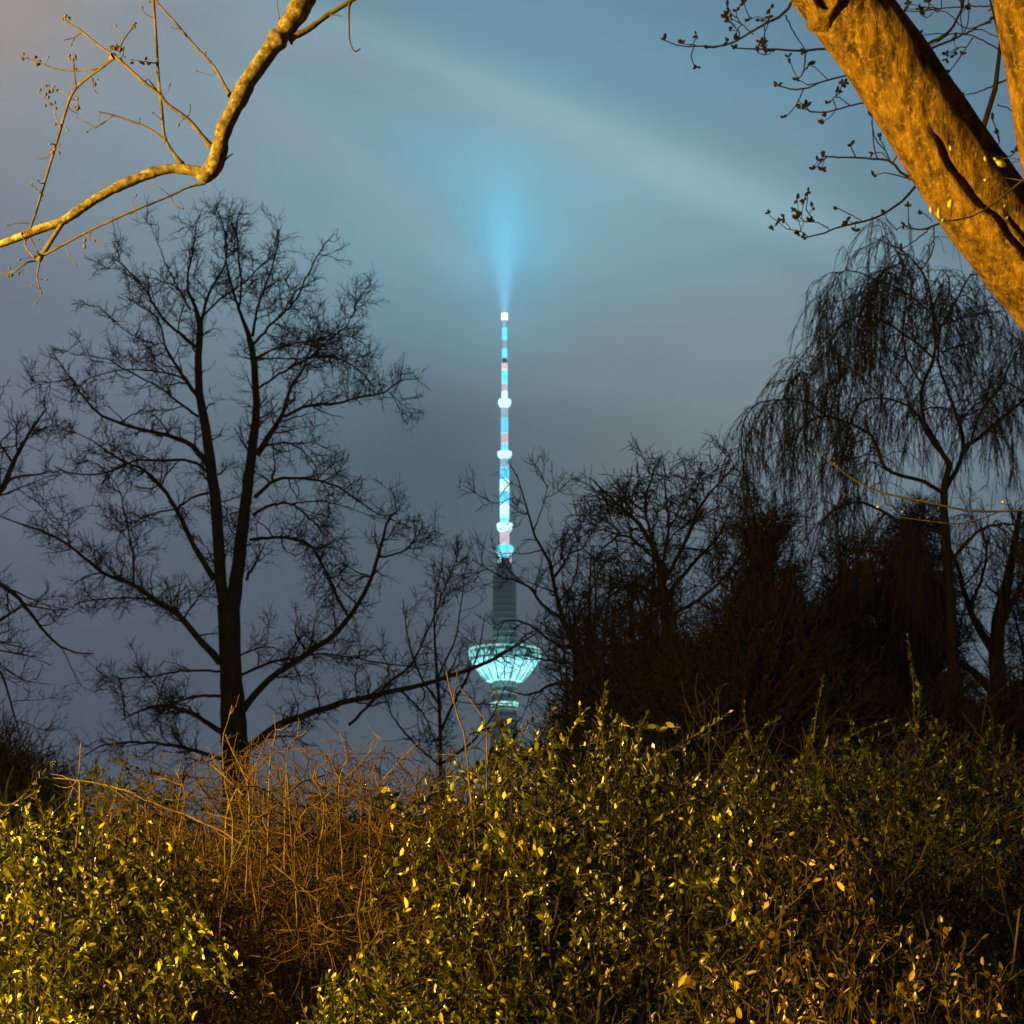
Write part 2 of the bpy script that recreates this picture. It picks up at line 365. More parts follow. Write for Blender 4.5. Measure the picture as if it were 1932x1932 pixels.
    em = g_.n('ShaderNodeEmission'); em.inputs[0].default_value = (.10, .42, .72, 1)
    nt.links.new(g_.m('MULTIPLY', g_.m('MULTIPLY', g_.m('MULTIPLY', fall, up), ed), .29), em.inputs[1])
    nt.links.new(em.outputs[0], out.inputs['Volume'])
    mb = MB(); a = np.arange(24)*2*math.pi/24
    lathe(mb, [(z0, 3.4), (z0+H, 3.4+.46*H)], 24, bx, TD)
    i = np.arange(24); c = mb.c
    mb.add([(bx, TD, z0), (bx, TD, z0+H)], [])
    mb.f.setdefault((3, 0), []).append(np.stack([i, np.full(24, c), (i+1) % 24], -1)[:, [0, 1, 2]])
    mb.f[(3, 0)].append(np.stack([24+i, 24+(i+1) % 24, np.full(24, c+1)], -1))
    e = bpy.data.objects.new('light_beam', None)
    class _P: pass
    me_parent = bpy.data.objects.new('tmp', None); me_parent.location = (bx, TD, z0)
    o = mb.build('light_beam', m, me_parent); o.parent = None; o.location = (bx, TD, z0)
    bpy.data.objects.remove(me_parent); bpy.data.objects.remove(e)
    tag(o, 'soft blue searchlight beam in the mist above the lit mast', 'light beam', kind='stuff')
tower()

# ------------------------------------------------------------------ trees traced limb by limb
cA = lambda x, y: (x*.4216, 339.4+y*.4216)
cB = lambda x, y: (1117.3+x*.4216, 407.3+y*.4216)
cC = lambda x, y: (x*.35135, y*.35135)
cE = lambda x, y: (1253+x*.35135, y*.35135)
cD = lambda x, y: (814.6+x*.2284, 1018.2+y*.2284)
cV = lambda x, y: (x, y)
SC = {id(cA): .4216, id(cB): .4216, id(cC): .35135, id(cE): .35135, id(cD): .2284, id(cV): 1.0}
def limbs(rng, conv, traces, depth, spread=.35, n=22, free=True):
    """traces: lists of (x, y[, width]); returns P, R arrays in metres with depth that grows along each limb"""
    sc = SC[id(conv)]; allP = []; allR = []; known = None
    for tr in traces:
        k = len(tr); pts = []; w0 = tr[0][2] if len(tr[0]) > 2 else 12
        ws = [p[2] if len(p) > 2 else None for p in tr]
        if ws[0] is None: ws[0] = 12
        if ws[-1] is None: ws[-1] = max(3.0, min(ws[0]*.3, 6))
        kn = [i for i in range(k) if ws[i] is not None]; wf = np.interp(range(k), kn, [ws[i] for i in kn])
        q = smooth_line([(*conv(p[0], p[1]), wf[i]) for i, p in enumerate(tr)], n)
        if free: q[1:-1, :2] += rng.normal(size=(n-2, 2))*.7
        d0 = 0.0
        if known is not None:
            j = np.argmin(((known[:, :2]-q[0, :2])**2).sum(1)); 
            if ((known[j, :2]-q[0, :2])**2).sum() < 50**2: d0 = known[j, 2]
        path = np.r_[0, np.cumsum(np.linalg.norm(np.diff(q[:, :2], axis=0), axis=1))]/F*depth
        slope = rng.uniform(-1, 1)*spread if known is not None else 0.0
        d = depth+d0+slope*path
        if known is not None: d += np.sin(path/(path[-1]+1e-6)*math.pi)*rng.normal()*.08*path[-1]
        P = at(q[:, 0], q[:, 1], d); allP.append(P); allR.append(np.maximum(q[:, 2], 1.5)*sc/F*depth/2)
        kk = np.c_[q[:, :2], d-depth]; known = kk if known is None else np.vstack([known, kk])
    return np.array(allP), np.array(allR)
def finish_tree(root, limbsPR, twigs, mt, mw, sides=8, trunk='trunk'):
    P, R = limbsPR; mb = MB(); tubes(mb, P, R, sides); mb.build(trunk, mt, root)
    mb = MB()
    for i, (Q, S) in enumerate(twigs): tubes(mb, Q, S, 5 if i == 0 and len(twigs) > 2 else 3)
    mb.build('crown', mw, root)

def big_tree():
    rng = np.random.default_rng(11); D = 40.0
    T = [[(1075, 3300, 150), (1062, 2800, 132), (1045, 2400, 116), (1032, 2200, 98), (1026, 2000, 100), (1020, 1900, 100)],
     [(1012, 1950, 60), (985, 1750, 60), (965, 1450, 58), (945, 1280, 55), (915, 1080, 48), (890, 950, 42), (888, 750, 36), (897, 640, 32), (870, 560, 18), (840, 480, 14), (845, 400, 11), (870, 280), (880, 190, 5)],
     [(1035, 1950, 78), (1075, 1650, 68), (1105, 1400, 58), (1130, 1200, 52), (1145, 1000, 40), (1132, 780, 36), (1110, 690, 28), (1070, 580, 16), (1045, 500, 14), (1015, 380, 10), (1010, 270), (1030, 140, 5)],
     [(897, 640, 22), (940, 500, 16), (1000, 390, 12), (1015, 290), (990, 180), (960, 110)], [(900, 620, 14), (990, 530, 12), (1080, 470), (1160, 390), (1220, 330), (1245, 230)],
     [(1070, 590, 16), (1080, 450, 13), (1065, 330, 10), (1060, 200), (1090, 100)], [(1130, 700, 20), (1150, 580, 14), (1190, 470), (1230, 350), (1250, 220)],
     [(1130, 740, 20), (1220, 640, 15), (1320, 540, 12), (1380, 420, 10), (1430, 320), (1495, 240)], [(1140, 800, 14), (1220, 760), (1330, 730), (1450, 715), (1560, 700), (1640, 740)],
     [(1150, 800, 12), (1300, 800), (1450, 790), (1600, 780)], [(1160, 930, 16), (1250, 870), (1380, 800), (1500, 800), (1590, 840), (1650, 900), (1655, 960)],
     [(1380, 800, 12), (1480, 710), (1560, 640), (1615, 500)], [(1150, 1230, 42), (1220, 1120, 32), (1270, 1040, 24), (1300, 930, 20), (1350, 860), (1390, 750), (1430, 640)],
     [(1270, 1060, 20), (1380, 1010), (1500, 1000), (1620, 970), (1720, 950), (1790, 900), (1870, 890)], [(1790, 900, 8), (1810, 770)], [(1740, 950, 7), (1830, 1030)],
     [(1190, 1190, 14), (1300, 1180), (1400, 1260), (1420, 1330)], [(1300, 1180, 9), (1400, 1180), (1500, 1210)], [(1140, 1420, 24), (1240, 1340, 20), (1350, 1335, 16), (1480, 1360), (1600, 1430), (1700, 1500), (1780, 1490)],
     [(1130, 1500, 20), (1200, 1460), (1300, 1450), (1400, 1530), (1430, 1560)], [(1300, 1450, 10), (1450, 1440), (1600, 1480), (1700, 1530)],
     [(1120, 1610, 20), (1250, 1600), (1380, 1630), (1430, 1700), (1480, 1800), (1540, 1930, 12)], [(1100, 1790, 20), (1150, 1700), (1190, 1620)],
     [(880, 750, 20), (760, 650, 16), (690, 560), (640, 480), (560, 390), (510, 350)], [(850, 580, 12), (800, 490), (720, 450), (640, 430)], [(800, 490, 9), (740, 370), (700, 270), (675, 200)],
     [(880, 960, 26), (800, 850, 18), (740, 740), (700, 620), (560, 520)], [(880, 970, 14), (820, 890), (700, 855), (560, 850), (420, 880), (340, 930)], [(890, 1060, 16), (780, 980), (700, 920), (560, 850), (470, 800), (320, 780)],
     [(700, 740, 9), (600, 700), (500, 620), (440, 560)],
     [(935, 1280, 40), (860, 1190, 30), (740, 1140, 24), (600, 1110, 20), (450, 1050, 16), (380, 980), (320, 890), (240, 780)], [(320, 890, 9), (220, 905), (130, 895)],
     [(930, 1310, 20), (860, 1260), (740, 1255), (600, 1260), (480, 1310), (330, 1315), (240, 1280)], [(560, 1270, 12), (460, 1200), (380, 1150), (250, 1100)],
     [(960, 1790, 38), (880, 1660, 30), (800, 1500, 24), (740, 1400, 22), (660, 1310, 18), (560, 1260, 12), (470, 1210)], [(935, 1400, 16), (860, 1420), (790, 1470), (700, 1490), (600, 1530), (560, 1560)],
     [(985, 2160, 46), (880, 2040, 38), (780, 1930, 34), (690, 1880, 30), (600, 1810, 26), (480, 1770, 22), (400, 1710), (300, 1630, 16), (180, 1570), (60, 1530), (-80, 1470)],
     [(600, 1810, 14), (590, 1650), (560, 1500), (530, 1380), (470, 1310)], [(300, 1630, 9), (310, 1590), (220, 1490), (100, 1400)], [(430, 1730, 8), (410, 1560)],
     [(690, 1880, 14), (560, 1870), (420, 1880), (330, 1900)], [(820, 1960, 12), (900, 1850), (940, 1780)],
     [(985, 2200, 16), (900, 2195), (780, 2200), (690, 2220), (560, 2230), (430, 2270)], [(990, 2310, 20), (880, 2310), (780, 2340), (700, 2380)],
     [(990, 2470, 36), (880, 2400, 26), (780, 2360), (700, 2355, 20), (620, 2380), (540, 2420)], [(560, 2400, 12), (540, 2260), (520, 2200)], [(700, 2350, 10), (740, 2230), (760, 2200)],
     [(990, 2590, 24), (820, 2540), (680, 2520), (540, 2520), (440, 2540), (380, 2580)],
     [(1070, 2400, 46), (1150, 2290, 38), (1250, 2200, 34), (1380, 2120, 32), (1500, 2030, 30), (1580, 1930, 26), (1660, 1790, 22), (1700, 1650, 18), (1740, 1520, 12), (1790, 1470)],
     [(1690, 1690, 14), (1780, 1670), (1850, 1620), (1900, 1530)], [(1560, 1950, 14), (1500, 1860), (1450, 1740), (1430, 1650)],
     [(1090, 2560, 50), (1250, 2440, 42), (1350, 2400, 38), (1500, 2350, 34), (1700, 2300, 30), (1850, 2270, 27), (2040, 2210, 24), (2200, 2150, 20), (2300, 2090, 14), (2400, 2030, 7)],
     [(1560, 2440, 18), (1640, 2360), (1750, 2240), (1830, 2180), (1890, 2080), (1950, 1930), (2010, 1780), (2070, 1630)], [(1800, 2290, 14), (1900, 2400), (1960, 2560)],
     [(1060, 2220, 18), (1220, 2160), (1340, 2135), (1450, 2120), (1700, 2160), (1900, 2190)], [(1170, 2500, 16), (1300, 2490), (1380, 2530)], [(1060, 2130, 12), (1200, 2090), (1300, 2130)],
     [(1950, 2240, 9), (2050, 2330), (2200, 2350)], [(1600, 2330, 10), (1590, 2200), (1620, 2080)]]
    P, R = limbs(rng, cA, T, D, .5, 24); R[1:] *= .88; R[3:] *= .88
    root = empty('bare_tree', (P[0, 0, 0], D, 0), 'large bare tree with two tall dark stems and wide crown, left of the tower', 'tree')
    P[0, 0, 2] = -.2
    a = spawn(rng, P[1:], R[1:], 5.0, (.10, 1), (46, 18), (.35, .95), .5, .55, (.024, .010), 8, .24, (0, 0, .3), .8)
    b = spawn(rng, *a, 6.8, (.10, 1), (50, 18), (.24, .48), .4, .6, (.013, .0075), 6, .20, (0, 0, .2))
    c = spawn(rng, *b, 12.0, (.1, 1), (48, 16), (.12, .28), .3, .7, (.0078, .0055), 5, .20, (0, 0, .2))
    print('big', len(a[0]), len(b[0]), len(c[0]))
    finish_tree(root, (P, R), [a, b, c], M_TREE, M_TWIG)
big_tree()

def generic_tree(name, conv, T, D, label, seed, dens=1.0, mt=M_TREE, mw=M_TWIG, trop=(0, 0, .35), size=1.0, group=None, base=None, spread=.5):
    rng = np.random.default_rng(seed); P, R = limbs(rng, conv, T, D, spread, 20)
    P[0, 0, 2] = -.15
    if base is not None: P[0, 0, 0] = base
    root = empty(name, (P[0, 0, 0], P[0, 0, 1], 0), label, 'tree', group)
    a = spawn(rng, P, R, 3.2*dens, (.2, 1), (48, 16), (.7*size, 1.1*size), .4, .55, (.024, .009), 7, .2, trop, .8)
    b = spawn(rng, *a, 5.2*dens, (.12, 1), (46, 16), (.35*size, .55*size), .4, .6, (.012, .006), 5, .22, trop)
    c = spawn(rng, *b, 10*dens, (.1, 1), (48, 18), (.12, .26), .3, .7, (.0080, .006), 4, .2, trop)
    print(name, len(a[0]), len(b[0]), len(c[0]))
    finish_tree(root, (P, R), [a, b, c], mt, mw)
G = None
generic_tree('bare_tree', cA, [[(-320, 3500, 110), (-300, 2600, 95), (-240, 2000, 80), (-160, 1600, 60), (-60, 1440, 40), (20, 1370, 28), (60, 1270, 22), (85, 1200, 18), (140, 1120), (210, 1020)],
    [(0, 1390, 16), (60, 1335), (160, 1320), (230, 1300)], [(-200, 1750, 40), (-60, 1780, 26), (60, 1850, 20), (130, 1930, 16), (200, 2020), (300, 2105), (420, 2120)], [(-80, 1460, 24), (-60, 1300), (-20, 1100), (0, 1000)],
    [(-230, 1950, 34), (-100, 2080, 20), (0, 2200, 12), (60, 2380), (90, 2500)], [(-250, 2100, 30), (-120, 2030), (20, 1960), (100, 1900)], [(60, 1270, 12), (0, 1180), (-40, 1080)]],
    36, 'bare tree cut off by the left edge, its thin branches reaching in', 21, .9)
generic_tree('bare_tree', cV, [[(1150, 2000, 40), (1140, 1600, 34), (1128, 1400, 26), (1095, 1235, 13), (1081, 1201, 11), (1061, 1173, 10), (1052, 1139, 8), (1045, 1087, 7), (1031, 1052, 6), (1013, 1025, 5), (1002, 984, 4), (990, 938, 3), (975, 895, 2)],
    [(1058, 1165, 7), (1034, 1150), (1013, 1128), (1002, 1110), (974, 1096), (947, 1089), (917, 1071), (890, 1055, 1.5)], [(1046, 1088, 6), (1064, 1064), (1077, 1043), (1100, 1034), (1109, 1018), (1125, 985, 1.5)],
    [(1102, 1036, 3), (1123, 1057), (1146, 1075, 1.5)], [(1006, 1005, 3), (1022, 960), (1035, 915, 1)], [(995, 955, 2), (965, 940), (940, 955, 1)], [(1090, 1225, 7), (1050, 1215), (1000, 1180), (960, 1170), (930, 1185, 1.5)],
    [(1075, 1190, 5), (1110, 1130), (1130, 1080), (1150, 1040, 1)], [(1100, 1250, 7), (1060, 1250), (1020, 1243), (985, 1235, 2)], [(1052, 1139, 4), (1085, 1090), (1090, 1040), (1080, 985, 1)], [(1110, 1300, 8), (1050, 1290), (1000, 1310), (950, 1300, 2)]],
    33, 'small crooked bare tree whose twigs cross the lit tower from the right', 22, 1.15, size=.75)
generic_tree('bare_tree', cB, [[(350, 3000, 80), (335, 2000, 44), (325, 1750, 38), (300, 1560, 32), (270, 1470, 24), (220, 1390, 20), (130, 1300, 14), (30, 1220, 9), (-10, 1170, 5)],
    [(300, 1560, 18), (240, 1330, 12), (250, 1220), (290, 1110)], [(320, 1650, 20), (420, 1450, 14), (480, 1310), (580, 1180), (650, 1110)], [(310, 1600, 16), (340, 1400), (330, 1250), (320, 1110)],
    [(330, 1700, 20), (450, 1560), (560, 1440), (610, 1340)], [(290, 1540, 16), (150, 1430), (60, 1480), (0, 1560)], [(330, 1750, 20), (200, 1650), (80, 1700), (20, 1800)], [(330, 1800, 20), (500, 1700), (640, 1560), (700, 1450)],
    [(340, 1400, 8), (400, 1300), (420, 1190)], [(240, 1330, 8), (180, 1280), (190, 1200)], [(220, 1390, 8), (130, 1420), (60, 1360), (20, 1400)]],
    30, 'bushy bare tree with drooping twig tips between the tower and the weeping tree', 23, 1.5, mw=M_TWIG, trop=(0, 0, -.1), size=.7)
generic_tree('bare_tree', cV, [[(842, 2100, 18), (838, 1600, 12), (832, 1450, 8), (828, 1300, 6), (818, 1200, 4), (822, 1120, 3), (836, 1060, 2)], [(830, 1380, 6), (870, 1300), (900, 1240), (915, 1160, 1.5)],
    [(829, 1330, 5), (790, 1270), (770, 1200), (760, 1130, 1.5)], [(834, 1440, 6), (890, 1400), (930, 1350), (950, 1300, 1.5)], [(826, 1280, 4), (860, 1200), (872, 1120), (880, 1060, 1)], [(836, 1450, 5), (780, 1400), (740, 1350), (720, 1290, 1.5)]],
    46, 'slender bare tree standing between the large bare tree and the lit tower', 24, .7, size=.7)
generic_tree('bare_tree', cV, [[(1905, 2300, 60), (1898, 1500, 44), (1890, 1350, 36), (1880, 1200, 28), (1905, 1080, 18), (1925, 960, 8)], [(1885, 1250, 20), (1830, 1150, 12), (1800, 1050), (1760, 980, 3)],
    [(1890, 1330, 18), (1840, 1270), (1780, 1230), (1720, 1150), (1680, 1080, 3)], [(1880, 1200, 16), (1930, 1100), (1990, 1000, 3)], [(1893, 1390, 16), (1960, 1280), (2010, 1180, 4)], [(1890, 1350, 14), (1800, 1320), (1700, 1290), (1640, 1220, 3)],
    [(1830, 1150, 8), (1860, 1060), (1850, 980, 2)]],
    38, 'tangled bare tree with upright boughs low at the right edge behind the weeping tree', 25, .95)

def fan(seed, cx, top, half, n, base=1900, w=26):
    rg = np.random.default_rng(seed); by = top+(base-top)*.62; T = [[(cx+8, 2350, w*1.8), (cx+4, base, w), (cx, by, w*.8), (cx-5, top+(by-top)*.45, w*.4), (cx+rg.uniform(-12, 12), top+20, 2)]]
    for k in range(n):
        a = rg.uniform(-1, 1); y0 = by-rg.random()*(by-top)*.55+rg.uniform(0, 60); e = (cx+a*half*rg.uniform(.6, 1.05), top+(by-top)*.75*abs(a)**2+rg.uniform(0, 120))
        m = (cx+(e[0]-cx)*.5+rg.normal()*8, y0+(e[1]-y0)*.35); m2 = (cx+(e[0]-cx)*.85+rg.normal()*8, y0+(e[1]-y0)*.72)
        T.append([(cx, y0, w*.35), m, m2, (*e, 2)])
    return T
generic_tree('bare_tree', cV, fan(1, 1440, 945, 160, 34), 32, 'dense twiggy tree showing above the dark domed bush', 26, 1.6, size=.6)
generic_tree('bare_tree', cV, fan(2, 1590, 990, 140, 26), 35, 'thicket-like bare tree under the left side of the hanging twigs', 27, 2.0, size=.6)
generic_tree('bare_tree', cV, fan(3, 1720, 960, 150, 26), 37, 'bare tree with fine twigs directly behind the weeping tree trunk', 28, 2.2, size=.65)
generic_tree('bare_tree', cV, fan(4, 1985, 900, 150, 16), 40, 'bare tree half outside the right edge behind the weeping tree', 29, 1.7, size=.7)
generic_tree('bare_tree', cV, fan(5, 1230, 1000, 160, 34), 31, 'twiggy low tree right beside the dark spreading bush', 30, 1.5, size=.55)
generic_tree('bare_tree', cV, fan(6, 1115, 1010, 110, 24), 36, 'twiggy bare tree directly behind the small crooked tree by the tower', 35, 1.2, size=.6)
def weeping():
    rng = np.random.default_rng(31); D = 30.0
    T = [[(1650, 3400, 110), (1620, 2150, 74), (1600, 1700, 62), (1580, 1400, 52), (1570, 1240, 44), (1600, 1110, 34)],
     [(1600, 1110, 32), (1530, 1000, 26), (1480, 900, 24), (1480, 760, 20), (1530, 640, 18), (1530, 480, 14), (1500, 300, 10), (1420, 180), (1370, 165), (1340, 220)],
     [(1480, 760, 14), (1410, 640, 11), (1390, 520), (1400, 350), (1330, 250), (1280, 270)], [(1575, 1240, 30), (1660, 1050, 26), (1640, 920, 22), (1590, 780, 18), (1550, 650, 15), (1560, 500, 13), (1640, 360), (1700, 250), (1730, 260)],
     [(1550, 490, 12), (1650, 460), (1800, 430), (1880, 430), (1920, 500)], [(1560, 610, 12), (1640, 580), (1720, 560), (1760, 500), (1830, 520)], [(1660, 1040, 26), (1760, 970, 24), (1860, 880), (1932, 820), (2030, 700), (2100, 720)],
     [(1680, 1050, 16), (1740, 880), (1830, 760), (1880, 640), (1950, 600)], [(1590, 1100, 18), (1500, 980), (1440, 870, 14), (1330, 820), (1230, 820), (1170, 880), (1140, 1000)],
     [(1570, 1240, 24), (1460, 1180), (1320, 1140, 20), (1260, 1000, 16), (1200, 950), (1100, 910), (1010, 900), (940, 950), (900, 1050), (912, 1180)],
     [(1120, 920, 12), (1040, 890), (960, 830, 10), (850, 820, 9), (740, 840, 8), (690, 900, 8), (665, 1000, 8), (680, 1180, 6)], [(970, 830, 6), (930, 745), (850, 740), (790, 790), (780, 850)], [(960, 800, 5), (970, 720), (930, 700), (910, 730)],
     [(1530, 640, 14), (1440, 560), (1300, 470), (1200, 450), (1120, 490), (1070, 560), (1060, 620)], [(1500, 420, 12), (1400, 340), (1290, 290), (1180, 250), (1110, 255), (1095, 310)], [(1440, 300, 9), (1350, 140), (1300, 90), (1270, 140)],
     [(1585, 1420, 26), (1400, 1380, 22), (1280, 1310), (1180, 1280), (1080, 1320), (1000, 1400)], [(1600, 1550, 22), (1720, 1420), (1830, 1380), (1932, 1400), (2000, 1460)],
     [(1400, 350, 8), (1360, 330), (1260, 350), (1200, 430)], [(1530, 480, 8), (1600, 330), (1570, 240), (1540, 280)], [(1300, 820, 8), (1200, 720), (1130, 700), (1060, 760), (1040, 850)],
     [(1590, 1650, 24), (1460, 1560), (1330, 1520), (1200, 1500), (1100, 1560)], [(1410, 640, 9), (1300, 600), (1200, 620), (1130, 700)], [(1640, 920, 12), (1760, 800), (1790, 720), (1860, 740)],
     [(1320, 1140, 9), (1250, 1100), (1180, 1120), (1140, 1200)]]
    P, R = limbs(rng, cB, T, D, .55, 22); R = R*.78
    P[0, 0, 2] = -.1
    root = empty('weeping_tree', (P[0, 0, 0], D, 0), 'weeping tree with long hanging curtains of thin twigs, behind the leaning orange trunk', 'tree')
    lo = spawn(rng, P[1:], R[1:], 2.0, (.15, 1), (55, 16), (.5, .8), .35, .5, (.018, .008), 7, .18, (0, 0, -.9), .9)
    h1 = spawn(rng, P[1:], R[1:], 15.0, (.22, 1), (70, 24), (.25, 1.9), .2, .5, (.008, .0055), 8, .10, (0, 0, -3.4), .9)
    h2 = spawn(rng, *lo, 12.0, (.2, 1), (60, 22), (.2, 1.6), .2, .5, (.0075, .0055), 7, .10, (0, 0, -3.4))
    hh = (np.concatenate([h1[0][:, ::1][:, :7], h2[0]]), np.concatenate([h1[1][:, :7], h2[1]]))
    h3 = spawn(rng, *hh, 10, (.1, 1), (28, 12), (.10, .30), .2, .8, (.005, .004), 4, .12, (0, 0, -1.0))
    print('weep', len(lo[0]), len(h1[0]), len(h2[0]), len(h3[0]))
    finish_tree(root, (P, R), [lo, h1, h2, h3], M_BIRCH, M_WEEP)
weeping()

# ------------------------------------------------------------------ leaves
def leaves(mb, pos, d, nr, L, W, fold=.25, curl=.15):
    """pos, d (direction), nr (face normal) all (N,3); L, W (N,)"""
    N = len(pos); d = nrm(d); s = nrm(np.cross(d, nr)); u = np.cross(s, d)
    L = np.broadcast_to(L, N)[:, None]; W = np.broadcast_to(W, N)[:, None]
    def pt(l, w, h): return pos + d*(L*l) + s*(W*w) + u*(L*h)
    h1 = fold*.22; v = np.stack([pt(0, 0, 0), pt(.32, -.42, h1*1.0), pt(.32, 0, 0), pt(.32, .42, h1), pt(.70, -.40, h1-curl*.5), pt(.70, 0, -curl*.4), pt(.70, .40, h1-curl*.5), pt(1, 0, -curl)], 1)
    b = np.arange(N)[:, None]*8
    tri = np.concatenate([b+np.array(t)[None] for t in [(0, 2, 1), (0, 3, 2), (4, 5, 7), (5, 6, 7)]])
    quad = np.concatenate([b+np.array(t)[None] for t in [(1, 2, 5, 4), (2, 3, 6, 5)]])
    mb.add(v, [tri, quad])
def leaf_shoots(rng, mb, P, R, gap, L, ang=50, tr=(.15, 1.0), ratio=.5, upb=.35, whorl=2):
    """leaves set along each shoot"""
    ln = np.linalg.norm(np.diff(P, axis=1), axis=2).sum(1); cnt = np.maximum((ln*(tr[1]-tr[0])/gap).astype(int), 2)
    pi = np.repeat(np.arange(len(P)), cnt); j = np.concatenate([np.arange(c) for c in cnt]); t = tr[0]+(tr[1]-tr[0])*(j+.5)/cnt[pi]
    n0 = P.shape[1]; s = t*(n0-1); i = np.minimum(s.astype(int), n0-2); f = (s-i)[:, None]
    pos = P[pi, i]*(1-f)+P[pi, i+1]*f; tan = nrm(P[pi, i+1]-P[pi, i])
    ref = nrm(np.cross(tan, np.array([.31, .2, .93]))); r2 = np.cross(tan, ref)
    ph = j*2.4+rng.random(len(P))[pi]*6.28
    for k in range(whorl):
        p = ph+k*math.pi+rng.normal(size=len(ph))*.3
        o = ref*np.cos(p)[:, None]+r2*np.sin(p)[:, None]
        a = np.radians(rng.normal(ang, 14, len(ph))*(1-.45*t))[:, None]
        d = np.cos(a)*tan+np.sin(a)*o+np.array([0, 0, upb*.3]); nr = tan*np.sin(a)-o*np.cos(a)+rng.normal(size=o.shape)*.25
        ll = L*rng.uniform(.42, 1.2, len(ph))*(1-.3*t**4)
        leaves(mb, pos+o*.001, d, nr, ll, ll*ratio*rng.uniform(.8, 1.2, len(ph)))
def profile(tops): 
    a = np.array(tops, float); return lambda x: np.interp(x, a[:, 0], a[:, 1])

M_LEAF = leafmat('glossy_green_leaf', (.014, .016, .002), (.17, .18, .008), .25, .25, (.9, .80, .08))
M_LEAF2 = leafmat('small_green_leaf', (.014, .016, .003), (.080, .082, .010), .36, .22, (.25, .25, .04))
M_OCHRE = leafmat('ochre_leaf', (.025, .015, .004), (.17, .105, .02), .30, .2, (.85, .62, .12))
M_STEM = bark('shrub_stem_bark', (.03, .022, .010), (.09, .068, .030), 30, .2, dist=.002)
M_CANE = bark('bramble_cane_bark', (.022, .013, .006), (.15, .084, .030), 25, .2, dist=.002)

def stems(rng, x0, x1, top, d0, d1, n, ybase=1880, r=(.011, .004)):
    """main stems from the ground up to just below the top outline"""
    xs = rng.uniform(x0, x1, n); dd = rng.uniform(d0, d1, n); ty = top(xs)+rng.uniform(30, 190, n)
    tipp = at(xs, ty, dd); base = tipp.copy(); base[:, 0] += rng.normal(0, .12, n); base[:, 1] += rng.normal(0, .1, n); base[:, 2] = -.08
    t = np.linspace(0, 1, 12)[None, :, None]; P = base[:, None]*(1-t)+tipp[:, None]*t
    w = np.cumsum(rng.normal(size=(n, 12, 3))*.018, axis=1); w -= w[:, :1]; w[:, :, 2] *= .3; P += w
    return P, np.broadcast_to(np.linspace(r[0], r[1], 12), (n, 12))*rng.uniform(.7, 1.3, (n, 1))
def fn1(x, seed):
    rg = np.random.default_rng(seed); return sum(np.sin(x*f+rg.random()*6.28) for f in (1, 2.3, 4.1))/1.8
